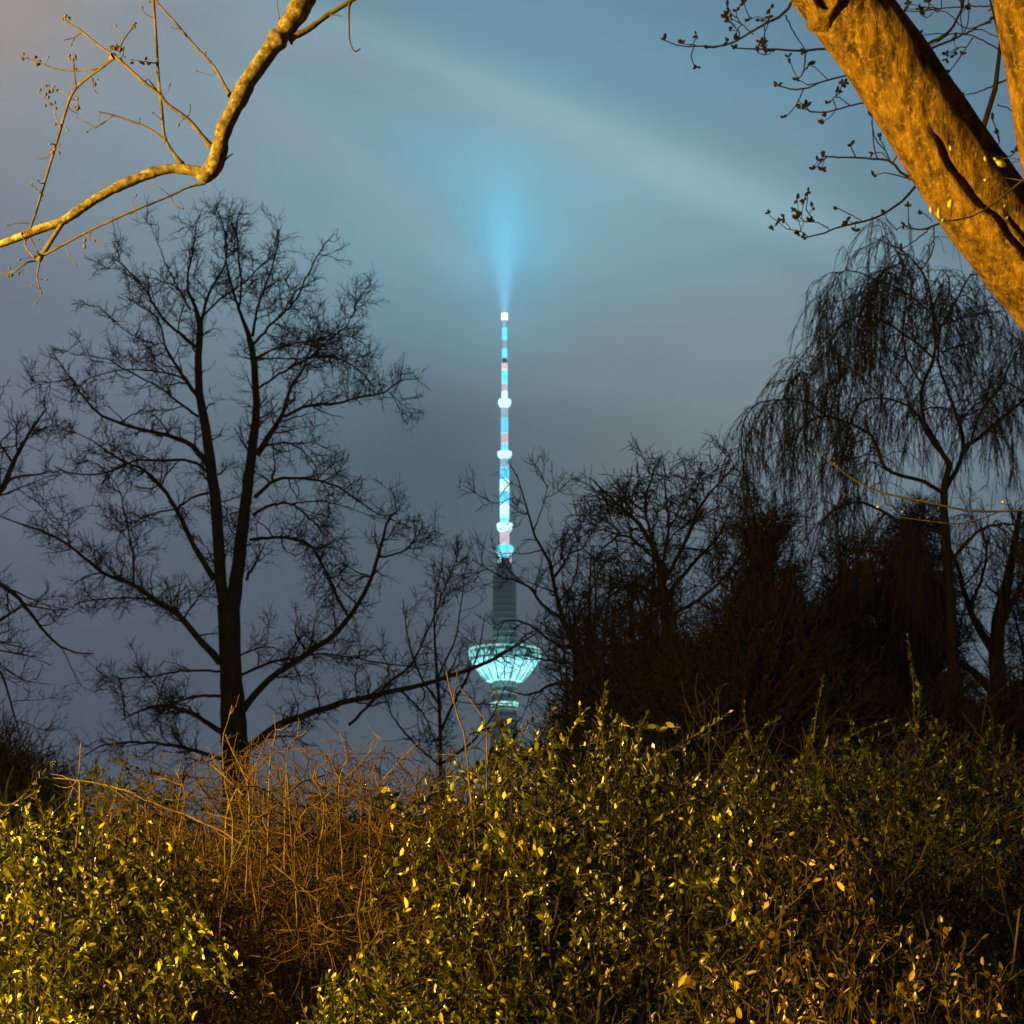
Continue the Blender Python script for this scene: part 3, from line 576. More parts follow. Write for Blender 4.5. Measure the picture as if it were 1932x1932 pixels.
def leafy(name, label, x0, x1, tops, d0, d1, nsh, seed, L=.029, gap=.0145, ml=M_LEAF, ybot=2000, special=(), shl=(.16, .2), ratio=.5, whorl=2, upd=1.0, ns=24, cat='shrub', bias=.9, msm=M_STEM):
    rng = np.random.default_rng(seed); top = profile(tops)
    x = rng.uniform(x0, x1, nsh); ty = top(x)
    sx = (x1-x0); clump = fn1(x/55.0, seed)
    ty = ty+30*fn1(x/34.0, seed+3)+26; y = ty+(ybot-ty)*rng.random(nsh)**(1/bias)
    dep = (y-ty)/(ybot-ty); mid = (d0+d1)/2
    d = mid + (d1-d0)*.5*rng.uniform(-1, 1, nsh)*np.clip(.35+dep*3, 0, 1)
    d = d+.26*np.sin(x/31.0+seed)*np.cos(y/27.0+seed*2)        # lumps and hollows over the face
    keep = (np.sin(x/46.0+1.7*seed)*np.cos(y/39.0+seed)+.5*np.sin(x/19.0+y/23.0) > -.20) | (rng.random(nsh) < .14) | (y < ty+50)
    x, y, d, ty = x[keep], y[keep], d[keep], ty[keep]; nsh = len(x)
    tip = at(x, y, d)
    m = int((x1-x0)/17); sx_ = rng.uniform(x0, x1, m); k = rng.choice(len(tip), m)
    for q_ in range(m):
        tip[k[q_]] = at(sx_[q_], top(sx_[q_])-rng.uniform(-6, 38), mid+rng.uniform(-.3, .1)*(d1-d0))
    # shoots lean up and outwards
    dirn = rng.normal(size=(nsh, 3))*np.array([.55, .45, .35])+np.array([0, -.25, upd]); dirn = nrm(dirn)
    ll = rng.uniform(shl[0], shl[0]+shl[1], nsh); n = 6
    P = np.zeros((nsh, n, 3)); P[:, -1] = tip; dd = dirn.copy()
    for k in range(n-2, -1, -1):
        P[:, k] = P[:, k+1]-dd*(ll/(n-1))[:, None]; dd = nrm(dd+rng.normal(size=dd.shape)*.16)
    R = np.broadcast_to(np.linspace(.0028, .0012, n), (nsh, n))
    root = empty(name, ((x0+x1)/2/F*mid-CX/F*mid, mid, 0), label, cat)
    S, SR = stems(rng, x0, x1, top, (d0+d1)/2, d1, ns)
    br = spawn(rng, S, SR, 7, (.45, 1), (42, 12), (.15, .3), .3, .6, (.005, .002), 6, .2, (0, 0, .6))
    mb = MB(); tubes(mb, S, SR, 7); tubes(mb, *br, 5); tubes(mb, P, R, 4)
    ml_ = MB(); leaf_shoots(rng, ml_, P, R, gap, L, ratio=ratio, whorl=whorl, tr=(.05, 1))
    leaf_shoots(rng, ml_, br[0], br[1], gap*1.8, L, ratio=ratio, whorl=1)
    for sp in special:            # traced long shoots standing out of the outline
        q = smooth_line([(p[0], p[1]) for p in sp[1]], 10); P1 = at(q[:, 0], q[:, 1], sp[0]+np.linspace(.06, 0, 10))[None]
        tubes(mb, P1, np.linspace(.004, .0015, 10)[None], 5); leaf_shoots(rng, ml_, P1, None, sp[2], sp[3], ratio=ratio, whorl=2, tr=(.0, 1), ang=42)
    mb.build('stems', msm, root); ml_.build('leaves', ml, root)
    print(name, ml_.c//8)
    return root

# dark bushes in the middle distance
def dark_bush(label, blobs, D, seed, nleaf, name='bush', twigmat=M_TWIG):
    rng = np.random.default_rng(seed); mb = MB(); cs = []
    xs = np.mean([b[0] for b in blobs]); root = empty(name, ((xs-CX)/F*D, D, 0), label, 'bush')
    tot = sum(b[2]*b[3] for b in blobs); S = []
    for (cx, cy, rx, ry) in blobs:
        n = int(nleaf*rx*ry/tot); sc = D/F
        v = nrm(rng.normal(size=(n, 3))); rad = np.minimum(rng.random(n)**(.5)*.92, 1)
        lump = 1+.16*np.sin(v[:, 0]*7+cx)*np.cos(v[:, 2]*6+cy)+.1*np.sin(v[:, 1]*9+v[:, 0]*11)
        c = np.array(at(cx, cy, D)); p = c+v*(rad*lump)[:, None]*np.array([rx*sc, rx*sc*.8, ry*sc])
        keep = p[:, 2] > 0; p = p[keep]; v = v[keep]; n = len(p)
        leaves(mb, p, v+rng.normal(size=(n, 3))*.8+np.array([0, 0, .4]), rng.normal(size=(n, 3))+v, rng.uniform(.05, .10, n), rng.uniform(.03, .055, n))
        # twigs that poke out of the mass
        m = max(60, int(n/45)); v = nrm(rng.normal(size=(m, 3))+np.array([0, 0, .6])); st = c+v*np.array([rx*sc, rx*sc*.8, ry*sc])*.55; en = c+v*np.array([rx*sc, rx*sc*.8, ry*sc])*rng.uniform(.85, 1.32, (m, 1))
        t = np.linspace(0, 1, 6)[None, :, None]; P = st[:, None]*(1-t)+en[:, None]*t; P += np.cumsum(rng.normal(size=P.shape)*.03, 1); P[:, :, 2] = np.maximum(P[:, :, 2], 0); S.append(P)
        b0 = np.array([c[0], D, -.05]); k = 5
        base = b0+rng.normal(size=(k, 3))*np.array([rx*sc*.3, .3, 0]); P = base[:, None]*(1-t)+(c+rng.normal(size=(k, 3))*rx*sc*.3)[:, None]*t; S.append(P)
    P = np.concatenate(S); R = np.broadcast_to(np.linspace(.02, .006, 6), P.shape[:2])
    ms = MB(); tubes(ms, P, R, 4); q = spawn(rng, P, R, 3, (.3, 1), (45, 15), (.3, .5), .3, .6, (.010, .006), 5, .2, (0, 0, .2)); tubes(ms, *q, 3)
    q2 = spawn(rng, *q, 6, (.2, 1), (45, 15), (.12, .25), .3, .6, (.006, .004), 4, .2, (0, 0, .2)); tubes(ms, *q2, 3)
    ms.build('stems', twigmat, root); mb.build('leaves', M_BUSH, root)
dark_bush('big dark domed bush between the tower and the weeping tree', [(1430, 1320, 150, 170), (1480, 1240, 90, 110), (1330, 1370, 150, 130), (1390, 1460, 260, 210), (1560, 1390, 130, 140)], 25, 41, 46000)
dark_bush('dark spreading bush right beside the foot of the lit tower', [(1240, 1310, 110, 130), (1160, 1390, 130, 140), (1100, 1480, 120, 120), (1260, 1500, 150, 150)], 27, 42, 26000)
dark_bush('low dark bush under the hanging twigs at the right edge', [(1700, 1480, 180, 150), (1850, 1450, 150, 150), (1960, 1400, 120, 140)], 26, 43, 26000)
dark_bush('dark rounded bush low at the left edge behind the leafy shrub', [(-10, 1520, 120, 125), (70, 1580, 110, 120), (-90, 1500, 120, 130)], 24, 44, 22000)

dark_bush('long low dark bush closing the gap behind the brown canes', [(250, 1700, 160, 130), (480, 1700, 170, 135), (700, 1690, 170, 150), (900, 1680, 150, 160), (60, 1720, 150, 120)], 13, 45, 26000)
dark_bush('low dark bush behind the tall spiked shrub', [(1100, 1680, 160, 170), (1300, 1660, 170, 180), (1500, 1660, 170, 180)], 13.5, 46, 20000)
dark_bush('low dark bush behind the small-leaved shrub at the right', [(1700, 1640, 170, 170), (1900, 1640, 170, 170)], 14, 47, 15000)

# ------------------------------------------------------------------ foreground tree with two leaning stems
def fnoise(x, y, seed, oct=4):
    rng = np.random.default_rng(seed); o = 0; a = 1
    for k in range(oct):
        for _ in range(3):
            fx, fy = rng.normal(size=2)*(2**k); o = o+a*np.sin(x*fx+y*fy+rng.random()*6.28)/3
        a *= .55
    return o
M_TRUNK = bark('maple_trunk_bark', (.040, .019, .004), (.28, .145, .020), 34, .9, .8, .03, (1, 1, .4), 10, lichen=(75, (.55, .34, .06), .4))
M_LIMB = bark('maple_limb_bark', (.045, .034, .016), (.23, .165, .085), 60, .9, .85, .004, (1, 1, 1), 7, lichen=(45, (.42, .34, .20), .7))
M_TWIGL = bark('near_twig_bark', (.05, .037, .022), (.16, .115, .068), 40, .2, .8, .002)
M_BUD = leafmat('yellow_bud', (.45, .42, .05), (.75, .72, .12), .35, .3)
M_NBUD = leafmat('brown_bud', (.05, .035, .03), (.10, .07, .05), .6, .1)
def trunk_mesh(mb, line, depth, seed, sides=110, rings=420, groove=None, knot=None):
    q = smooth_line([(*cE(p[0], p[1]), p[2], p[3] if len(p) > 3 else 0) for p in line], rings)
    d = depth+q[:, 3]; C = at(q[:, 0], q[:, 1], d); Rr = q[:, 2]*.35135/F*depth/2
    T = nrm(np.gradient(C, axis=0)); u = nrm(np.cross(T, np.array([0, 1.0, 0]))); w = np.cross(T, u)   # u: across, w: depth
    a = np.arange(sides)*2*math.pi/sides; s = np.r_[0, np.cumsum(np.linalg.norm(np.diff(C, axis=0), axis=1))]
    A, S = np.meshgrid(a, s)
    ca, sa = np.cos(A), np.sin(A)
    disp = .035*fnoise(ca*2+sa*1.3, S*3.0, seed, 4) + .012*fnoise(ca*5, S*16+sa*4, seed+1, 3) + .010*fnoise(ca*9+sa*8, S*42, seed+2, 3)
    disp += -.012*np.clip(np.sin(S*38+ca*2+2.3*fnoise(S*1.3, S*0, seed+5, 2)), .93, 1)/.07*.3   # wrinkle rings
    if groove:
        for (gs, ga, dep, wd) in groove:
            gA = np.interp(S, gs, ga)+.05*np.sin(S*23)+.03*np.sin(S*61+1)
            k = np.clip((S-gs[0])/.05, 0, 1)*np.clip((gs[-1]-S)/.05, 0, 1)
            da = (A-gA+math.pi) % (2*math.pi)-math.pi
            disp -= dep*k*np.exp(-(da/wd)**2); disp += dep*.45*k*np.exp(-((da+wd*2.6)/(wd*2))**2)
    V_ = C[:, None]+(Rr[:, None]*(1+disp))[..., None]*(ca[..., None]*u[:, None]+sa[..., None]*w[:, None])
    i = np.arange(rings*sides).reshape(rings, sides); Aq = i[:-1]; Bq = i[1:]
    mb.add(V_, [np.stack([Aq, np.roll(Aq, -1, 1), np.roll(Bq, -1, 1), Bq], -1).reshape(-1, 4)])
    return C, u, w, s, Rr
def buds(rng, mb, pos, dirs, size):
    N = len(pos); d = nrm(dirs); s = nrm(np.cross(d, rng.normal(size=(N, 3)))); u = np.cross(s, d); L = np.broadcast_to(size, N)[:, None]
    V_ = [pos]
    for l, w in ((.3, .26), (.65, .24)):
        for k in range(5): V_.append(pos+d*L*l+L*w*(s*math.cos(k*1.2566)+u*math.sin(k*1.2566)))
    V_.append(pos+d*L); V_ = np.stack(V_, 1); b = np.arange(N)[:, None]*12; tri = []; qd = []
    for k in range(5):
        k2 = (k+1) % 5; tri += [b+np.array([[0, 1+k2, 1+k]]), b+np.array([[11, 6+k, 6+k2]])]; qd.append(b+np.array([[1+k, 1+k2, 6+k2, 6+k]]))
    mb.add(V_, [np.concatenate(tri), np.concatenate(qd)])
def leaning():
    rng = np.random.default_rng(51); D = 4.0
    line = [(3350, 8300, 640), (3300, 6500, 590), (3120, 4600, 560), (2800, 3000, 540), (2480, 2150, 520), (2120, 1605, 500), (1672, 1046, 478), (1171, 292, 428), (856, -125, 415), (500, -640, 400), (150, -1300, 360), (-50, -2200, 300)]
    base = at(*cE(3350, 8300), D)
    root = empty('leaning_tree', (base[0], D, 0), 'thick lamp-lit orange tree trunk leaning across the upper right corner', 'tree')
    mb = MB()
    # crack starts on the camera side near the middle and runs down to the right
    C, u, w, s, R = trunk_mesh(mb, line, D, 7, groove=None)
    # arc length for given zoom y positions
    q = smooth_line([(*cE(p[0], p[1]), p[2]) for p in line], 420)
    def sy(zy): return float(np.interp(-zy*.35135, -q[:, 1], s))
    mb = MB()
    sgn = 1.0
    a0 = GA
    trunk_mesh(mb, line, D, 7, groove=[([sy(1760), sy(1400), sy(1050), sy(700)], [a0+.10, a0+.04, a0, a0-.06], .24, .05), ([sy(2500), sy(1900), sy(1500), sy(1180)], [a0+.2, a0+.24, a0+.26, a0+.20], .15, .045), ([sy(1240), sy(1100), sy(1000), sy(900)], [a0-.14, a0-.10, a0-.1, a0-.12], .05, .03)])
    tr = mb.build('trunk', M_TRUNK, root)
    # torn branch collar at the top
    mb = MB(); c = at(*cE(872, -14), D-.070); ax = nrm(np.array([-.38, -.9, -.15])); s1 = nrm(np.cross(ax, [0, 0, 1.])); s2 = np.cross(s1, ax)
    a = np.arange(36)*2*math.pi/36; prof = [(-.05, .075), (-.02, .058), (-.002, .048), (.008, .042), (.010, .036), (.004, .030), (-.012, .024), (-.03, .016), (-.04, .002)]
    V_ = np.array([[c+ax*h*(1+.3*math.sin(2*t+1))+(s1*math.cos(t)*1.0+s2*math.sin(t)*.95)*r*.84*(1+.10*math.sin(3*t+h*40)+.05*math.sin(7*t)) for t in a] for h, r in prof])
    i = np.arange(len(prof)*36).reshape(-1, 36); mb.add(V_, [np.stack([i[:-1], np.roll(i[:-1], -1, 1), np.roll(i[1:], -1, 1), i[1:]], -1).reshape(-1, 4)])
    mb.build('branch_scar', M_TRUNK, root)
    mb = MB(); trunk_mesh(mb, [(2560, 2250, 440, .0), (2380, 1700, 420, -.22), (2150, 900, 390, -.36), (2050, 380, 380, -.4), (1970, -60, 375, -.42), (1880, -700, 350, -.45), (1800, -1700, 300, -.4)], D, 9)
    mb.build('stem', M_TRUNK, root)
    # thin twig with opening yellow buds in front of the trunk
    T = [[(2330, 560, 13), (2100, 800, 11), (1960, 935, 10), (1900, 990, 10), (1800, 1070, 10), (1700, 1140, 9), (1620, 1172, 9), (1530, 1187, 8), (1480, 1185, 6)],
         [(1530, 1187, 5), (1545, 1140, 4), (1540, 1110, 4)], [(1490, 1188, 4), (1478, 1150, 4)], [(1485, 1188, 4), (1450, 1160), (1436, 1140, 3)], [(2100, 800, 5), (1950, 850, 4), (1830, 885, 4)], [(1930, 860, 4), (1850, 850), (1785, 860, 3)],
         [(1850, 852, 3), (1780, 840), (1728, 858, 3)], [(1915, 968, 4), (1820, 955), (1735, 967, 3)], [(1800, 840, 3), (1650, 790), (1545, 800, 2)]]
    P, R = limbs(rng, cE, T, 3.68, 0.02, 14, False); mb = MB(); tubes(mb, P, R*1.0, 6); tw = mb.build('twig', M_TWIGL, root)
    mb = MB(); sp = [(1538, 1100, .020, .2, 1), (1476, 1142, .016, -.1, 1), (1436, 1132, .014, -.3, .8), (1815, 882, .021, -1, .3), (1783, 858, .010, -.8, .4), (1727, 857, .011, -.4, .8), (1733, 967, .011, -1, 0), (1540, 800, .011, -.3, .8),
                     (1828, 1107, .006, .2, 1), (1843, 1170, .006, .2, 1), (1500, 1180, .010, -.6, -.6), (1480, 1165, .012, -.7, .6)]
    pos = np.array([at(*cE(x, y), 3.67) for x, y, *_ in sp]); dr = np.array([(a_, -.2, b_) for *_, a_, b_ in sp]); sz = np.array([x[2] for x in sp])
    
    for i in range(len(pos)):
        mb = MB(); buds(rng, mb, (pos-nrm(dr)*sz[:, None]*.5)[i:i+1], dr[i:i+1], sz[i:i+1]*1.25); mb.build('bud', M_BUD, tw)
    # long pale twig lower down
    T = [[(2300, 1180, 14), (2050, 1290, 11), (1932, 1318, 10), (1800, 1322, 10), (1680, 1320, 10), (1500, 1280, 9), (1330, 1248, 8), (1200, 1200, 8), (1080, 1110, 6), (1000, 1045, 4)],
         [(1830, 1320, 6), (1740, 1355, 5), (1650, 1378, 5), (1500, 1365, 4), (1380, 1348, 3)], [(1470, 1275, 4), (1430, 1290, 3), (1395, 1320, 3)], [(1330, 1250, 3), (1310, 1280), (1290, 1305, 3)], [(1860, 1320, 3), (1850, 1290, 3)]]
    P, R = limbs(rng, cB, T, 4.0, 0.03, 16, False); mb = MB(); tubes(mb, P, R, 6); tw2 = mb.build('twig', M_TWIGL, root)
    mb = MB(); pos = np.array([at(*cB(x, y), 4.0) for x, y in [(1390, 1325), (1292, 1305), (1845, 1282), (1200, 1198), (1085, 1112)]]); 
    for i in range(5):
        mb = MB(); buds(rng, mb, pos[i:i+1], rng.normal(size=(1, 3))+[0, 0, .6], np.array([.011, .012, .013, .006, .006])[i:i+1]); mb.build('bud', M_BUD, tw2)
GA = math.pi*.5-.42
leaning()

def overhang():
    rng = np.random.default_rng(61); D = 4.5
    T = [[(1660, -60, 112), (1600, 60, 105), (1530, 160, 98), (1470, 240, 92), (1400, 340, 88), (1330, 440, 86), (1280, 540, 84), (1250, 600, 80), (1200, 700, 84), (1180, 800, 84), (1155, 880, 88), (1105, 940, 78), (1060, 922, 56), (960, 905, 54), (860, 915, 50), (760, 950, 50), (620, 1010, 48), (480, 1090, 46), (340, 1185, 44), (200, 1235, 42), (100, 1275, 40), (0, 1312, 36), (-150, 1370, 32), (-350, 1480, 24)],
     [(1550, 205, 42), (1650, 160, 32), (1760, 80, 27), (1860, 20, 24), (1960, -40, 18), (2050, -80, 12)], [(1875, 20, 14), (1872, 120, 12), (1880, 230, 10), (1905, 275, 8), (1935, 262, 6)], [(1760, 85, 8), (1800, 80, 6), (1840, 90, 5)],
     [(1235, 510, 18), (1150, 360, 15), (1060, 260, 13), (940, 120, 12), (850, 20, 11), (810, -60, 10)], [(1130, 785, 24), (1020, 650, 20), (900, 560, 18), (860, 510, 18), (760, 430, 16), (650, 330, 16), (600, 290, 14), (540, 250, 12), (440, 170, 11), (380, 130, 9), (345, 100, 8)],
     [(610, 300, 20), (560, 350, 17), (480, 410, 17), (410, 470, 17), (375, 530, 16), (340, 640, 16), (300, 780, 15), (240, 980, 14), (190, 1150, 13), (150, 1260, 12), (135, 1320, 10), (185, 1385, 9)], [(640, 280, 9), (660, 220, 8), (710, 150, 6)],
     [(560, 355, 9), (470, 375, 8), (360, 380, 8), (270, 360, 7), (200, 330, 7), (120, 310, 5)], [(975, 885, 22), (890, 750, 18), (870, 600, 17), (850, 400, 16), (838, 200, 16), (828, 60, 15), (822, -60, 14)],
     [(890, 755, 13), (800, 690, 11), (700, 650, 10), (610, 620, 9), (530, 600, 7)], [(610, 620, 7), (550, 660, 6), (510, 690, 5)], [(345, 1185, 26), (290, 1270, 24), (225, 1370, 30), (205, 1402, 30)],
     [(1100, 982, 14), (1000, 1010, 12), (920, 1050, 11), (700, 1140, 12), (480, 1240, 13), (330, 1320, 14), (235, 1370, 15)], [(915, 1052, 7), (935, 1100, 6), (985, 1122, 6), (962, 1078, 4)], [(910, 1050, 5), (850, 1005, 4), (780, 985, 3)],
     [(200, 1400, 10), (140, 1412, 9), (75, 1460, 8), (-20, 1470, 6)], [(215, 1400, 10), (200, 1490, 8), (225, 1580, 5)], [(410, 470, 10), (400, 400, 8), (395, 310, 7)], [(440, 170, 8), (400, 200, 6), (345, 215, 5)], [(838, 340, 6), (770, 330, 5), (700, 320, 5)],
     [(1205, 860, 12), (1230, 840, 8), (1250, 825, 6)], [(320, 670, 8), (295, 620, 6), (285, 560, 5)], [(290, 800, 7), (240, 850, 5), (200, 850, 4)], [(230, 1050, 7), (190, 1010, 5), (165, 970, 4)], [(700, 1150, 6), (730, 1140, 5), (735, 1165, 4)], [(485, 1245, 8), (480, 1290, 6)],
     [(860, 510, 7), (800, 430, 6), (780, 435, 5)], [(150, 1250, 9), (190, 1330, 8), (215, 1385, 8)], [(375, 530, 8), (420, 545, 6), (400, 580, 5)], [(500, 440, 6), (505, 480, 5), (530, 505, 4)], [(1500, 100, 7), (1490, 40, 6), (1480, -40, 5)]]
    P, R = limbs(rng, cC, T, D, .10, 60, False)
    # lumps and nodes on the main limb
    n = P.shape[1]; R[1:, :4] *= np.array([1.9, 1.5, 1.2, 1.08]); R = R*(1+.05*rng.normal(size=R.shape)); R[0] *= 1+.10*np.exp(-((np.arange(n)-14.5)/1.0)**2)+.14*np.exp(-((np.arange(n)-25)/1.2)**2)
    st = np.array([3.1, 1.9, -.1]); p0 = P[0, 0]
    root = empty('overhanging_tree', (st[0], st[1], 0), 'lamp-lit bent bough with thin twigs hanging into the upper left corner', 'tree')
    mb = MB(); ln = smooth_line([st, (3.05, 1.95, 1.5), (2.9, 2.1, 3.2), (2.5, 2.6, 4.7), (1.5, 3.6, 5.3), (.5, 4.3, 4.9), tuple(p0+(.10, 0, .16)), tuple(p0+(P[0, 1]-p0)*.8)], 90)
    tubes(mb, ln, np.interp(np.linspace(0, 1, 90), [0, .5, .8, 1], [.16, .11, .05, R[0, 0]]), 20); mb.build('trunk', M_LIMB, root)
    mb = MB(); q = P[:1]; 
    def dense(p, r, m):
        t = np.linspace(0, 1, len(p)); tt = np.linspace(0, 1, m); return np.stack([np.interp(tt, t, p[:, k]) for k in range(3)], -1), np.interp(tt, t, r)
    p, r = dense(P[0], R[0], 240); s = np.linspace(0, 1, 240)
    r = r*(1+.05*fnoise(s*90, s*0, 3, 3)+.09*np.exp(-(((np.arange(240)+6*np.sin(np.arange(240)*.05)) % 23-11)/1.3)**2)); tubes(mb, p, r, 24); mb.build('bough', M_LIMB, root)
    mb = MB(); tubes(mb, P[1:], R[1:], 7)
    sp = spawn(rng, P[4:], R[4:], 9, (.15, 1), (55, 16), (.02, .05), .2, .5, (.0016, .0011), 4, .3, (0, 0, .3)); tubes(mb, *sp, 4); tp = sp[0][:, -1]; buds(rng, mb, tp, sp[0][:, -1]-sp[0][:, -2], rng.uniform(.006, .012, len(tp)))
    cl = [(620, 270, 14), (400, 560, 6), (335, 670, 5), (395, 320, 6), (288, 565, 5), (270, 480, 6), (235, 500, 5), (710, 150, 5), (205, 325, 6), (345, 100, 4), (505, 435, 3), (298, 800, 6), (75, 1462, 3), (482, 1280, 3), (790, 335, 4), (665, 340, 4), (150, 1290, 3), (125, 310, 3)]
    for x, y, k in cl:
        c = at(*cC(x, y), D); buds(rng, mb, c+rng.normal(size=(k, 3))*.008, rng.normal(size=(k, 3)), rng.uniform(.008, .016, k))
    mb.build('buds', M_TWIGL, root)
overhang()

def maple_behind():
    rng = np.random.default_rng(71); D = 11.0
    T = [[(3300, 5200, 170), (3200, 3600, 150), (2900, 2700, 110), (2300, 1900, 70), (1980, 1330, 52), (1780, 930, 40), (1700, 700, 32), (1760, 560, 30), (1790, 400, 26), (1832, 290, 24), (1800, 200, 18), (1760, 120, 14), (1740, -40, 10)],
     [(1740, 800, 26), (1600, 560, 20), (1400, 400, 18), (1150, 310, 16), (900, 262, 14), (760, 272, 13), (600, 265, 11), (480, 262, 9), (380, 258, 7)], [(1150, 310, 14), (960, 180, 14), (800, 20, 14), (720, -40, 14), (650, 70, 16), (560, 120, 14), (450, 180, 12), (340, 240, 10), (200, 250, 8), (80, 245, 7), (0, 215, 6)],
     [(650, 80, 8), (700, 180, 7), (760, 270, 6)], [(760, 272, 9), (750, 380, 7), (715, 430, 5)], [(1300, 470, 12), (1150, 400, 10), (1000, 405, 9), (880, 430, 9), (760, 475, 8), (690, 480, 8), (610, 460, 6)], [(880, 430, 6), (830, 380, 5), (790, 350, 5)],
     [(1480, 640, 12), (1250, 560, 10), (1090, 555, 9), (990, 570, 9), (880, 600, 8), (780, 600, 7), (755, 575, 6)], [(1000, 570, 7), (930, 520, 6), (880, 555, 5)], [(920, 525, 5), (930, 490, 4)],
     [(1720, 860, 20), (1560, 960, 16), (1350, 950, 14), (1280, 930, 13), (1210, 865, 12), (1100, 850, 10), (980, 845, 9), (850, 840, 8)], [(1030, 845, 7), (1000, 780, 6)], [(1215, 865, 7), (1180, 790, 6), (1160, 740, 5)], [(1220, 880, 5), (1170, 820, 5), (1120, 825, 4)],
     [(1800, 1000, 22), (1600, 900, 18), (1450, 900, 16), (1365, 985, 15), (1290, 1070, 14), (1180, 1150, 12), (1060, 1190, 11), (930, 1220, 10), (860, 1250, 9), (750, 1278, 7)], [(885, 1230, 7), (830, 1197, 6), (780, 1190, 5)], [(1060, 1185, 6), (980, 1142, 6), (930, 1120, 5)], [(1030, 1200, 5), (1020, 1240, 4)],
     [(1860, 1120, 18), (1650, 1130, 14), (1480, 1200, 12), (1400, 1230, 10), (1330, 1230, 8), (1290, 1208, 7)], [(1440, 1215, 8), (1350, 1290, 7), (1270, 1340, 6)], [(1450, 1220, 8), (1445, 1340, 8), (1390, 1440, 6)], [(1440, 1190, 6), (1400, 1150, 5), (1370, 1150, 4)],
     [(1600, 560, 22), (1450, 300, 20), (1400, 250, 18), (1520, 180, 16), (1580, 90, 14), (1620, -30, 12)], [(1430, 262, 14), (1600, 190, 11), (1780, 92, 8)], [(1832, 290, 10), (1750, 240), (1650, 190), (1500, 180), (1370, 190, 5)], [(1760, 120, 8), (1620, 150), (1500, 60), (1300, 50, 4)],
     [(1790, 450, 12), (1850, 425), (1950, 400, 6)], [(1790, 450, 9), (1700, 490), (1600, 515, 5)], [(1760, 30, 8), (1600, 35), (1450, 45), (1300, 20, 4)], [(1740, 60, 8), (1850, -30, 5)], [(1600, 290, 8), (1560, 350), (1525, 390, 4)], [(1660, 200, 7), (1600, 290, 5)],
     [(1720, 760, 10), (1790, 790), (1850, 840), (1885, 815, 5)], [(1780, 800, 7), (1800, 760), (1795, 715, 4)], [(1790, 560, 8), (1880, 600), (1950, 660, 4)], [(1340, 240, 6), (1260, 160), (1200, 60, 4)], [(480, 185, 7), (400, 110), (390, 60, 4)], [(560, 120, 6), (510, 90), (440, 110, 4)], [(540, 130, 6), (540, 230, 4)]]
    P, R = limbs(rng, cE, T, D, .12, 22, True)
    P[0, 0, 2] = -.1
    root = empty('budding_tree', (P[0, 0, 0], D, 0), 'dark budding tree whose thin twigs spread behind the leaning orange trunk', 'tree')
    mb = MB(); tubes(mb, P[:1], R[:1], 8); mb.build('trunk', M_TREE, root)
    mb = MB(); tubes(mb, P[1:], R[1:], 6)
    sp = spawn(rng, P[1:], R[1:], 3.2, (.3, 1), (60, 18), (.12, .25), .2, .6, (.006, .004), 5, .28, (0, 0, .7)); tubes(mb, *sp, 4)
    s2 = spawn(rng, *sp, 5, (.3, 1), (60, 18), (.05, .10), .2, .7, (.004, .003), 4, .25, (0, 0, .7)); tubes(mb, *s2, 3)
    tips = np.concatenate([P[1:, -1], sp[0][:, -1], s2[0][:, -1]]); k = 3
    pos = np.repeat(tips, k, 0); buds(rng, mb, pos, rng.normal(size=pos.shape)+[-.2, 0, .6], rng.uniform(.025, .045, len(pos)))
    mb.build('crown', bark('budding_twig_bark', (.035, .026, .022), (.07, .05, .04), 20, .1), root)
maple_behind()

# ------------------------------------------------------------------ the hedge of shrubs across the foreground
leafy('leafy_shrub', 'glossy green shrub at the left end with a bright shoot rising above it', -60, 370, [(-60, 1560), (0, 1540), (60, 1530), (140, 1540), (230, 1555), (300, 1570), (350, 1620), (370, 1700)], 4.5, 5.5, 500, 81,
      special=[(4.7, [(-20, 1560), (30, 1515), (65, 1480), (98, 1436)], .011, .026), (4.8, [(-10, 1500), (10, 1520), (60, 1500), (78, 1482)], .02, .024), (4.7, [(172, 1640), (180, 1580), (190, 1545), (196, 1528)], .014, .028)])
leafy('leafy_shrub', 'tall glossy green spiked shrub in front of the foot of the lit tower', 745, 1420, [(745, 1640), (790, 1540), (830, 1470), (900, 1410), (950, 1385), (1000, 1400), (1060, 1390), (1110, 1350), (1150, 1345), (1200, 1385), (1250, 1420), (1310, 1430), (1370, 1420), (1420, 1480)], 4.7, 5.9, 860, 82,
      special=[(5.0, [(1125, 1420), (1135, 1360), (1140, 1320), (1143, 1290)], .013, .026), (5.0, [(1190, 1420), (1205, 1380), (1222, 1345)], .014, .028), (5.1, [(1225, 1440), (1290, 1400), (1340, 1370), (1378, 1342)], .014, .026), (5.0, [(930, 1460), (945, 1410), (950, 1372)], .013, .028), (5.0, [(1000, 1430), (1010, 1400), (1012, 1380)], .013, .030)])
leafy('leafy_shrub', 'small low green shrub at the bottom edge in front of the brown canes', 600, 900, [(600, 1880), (640, 1800), (700, 1775), (760, 1790), (820, 1830), (900, 1860)], 4.0, 4.5, 190, 83, L=.026, ns=8)
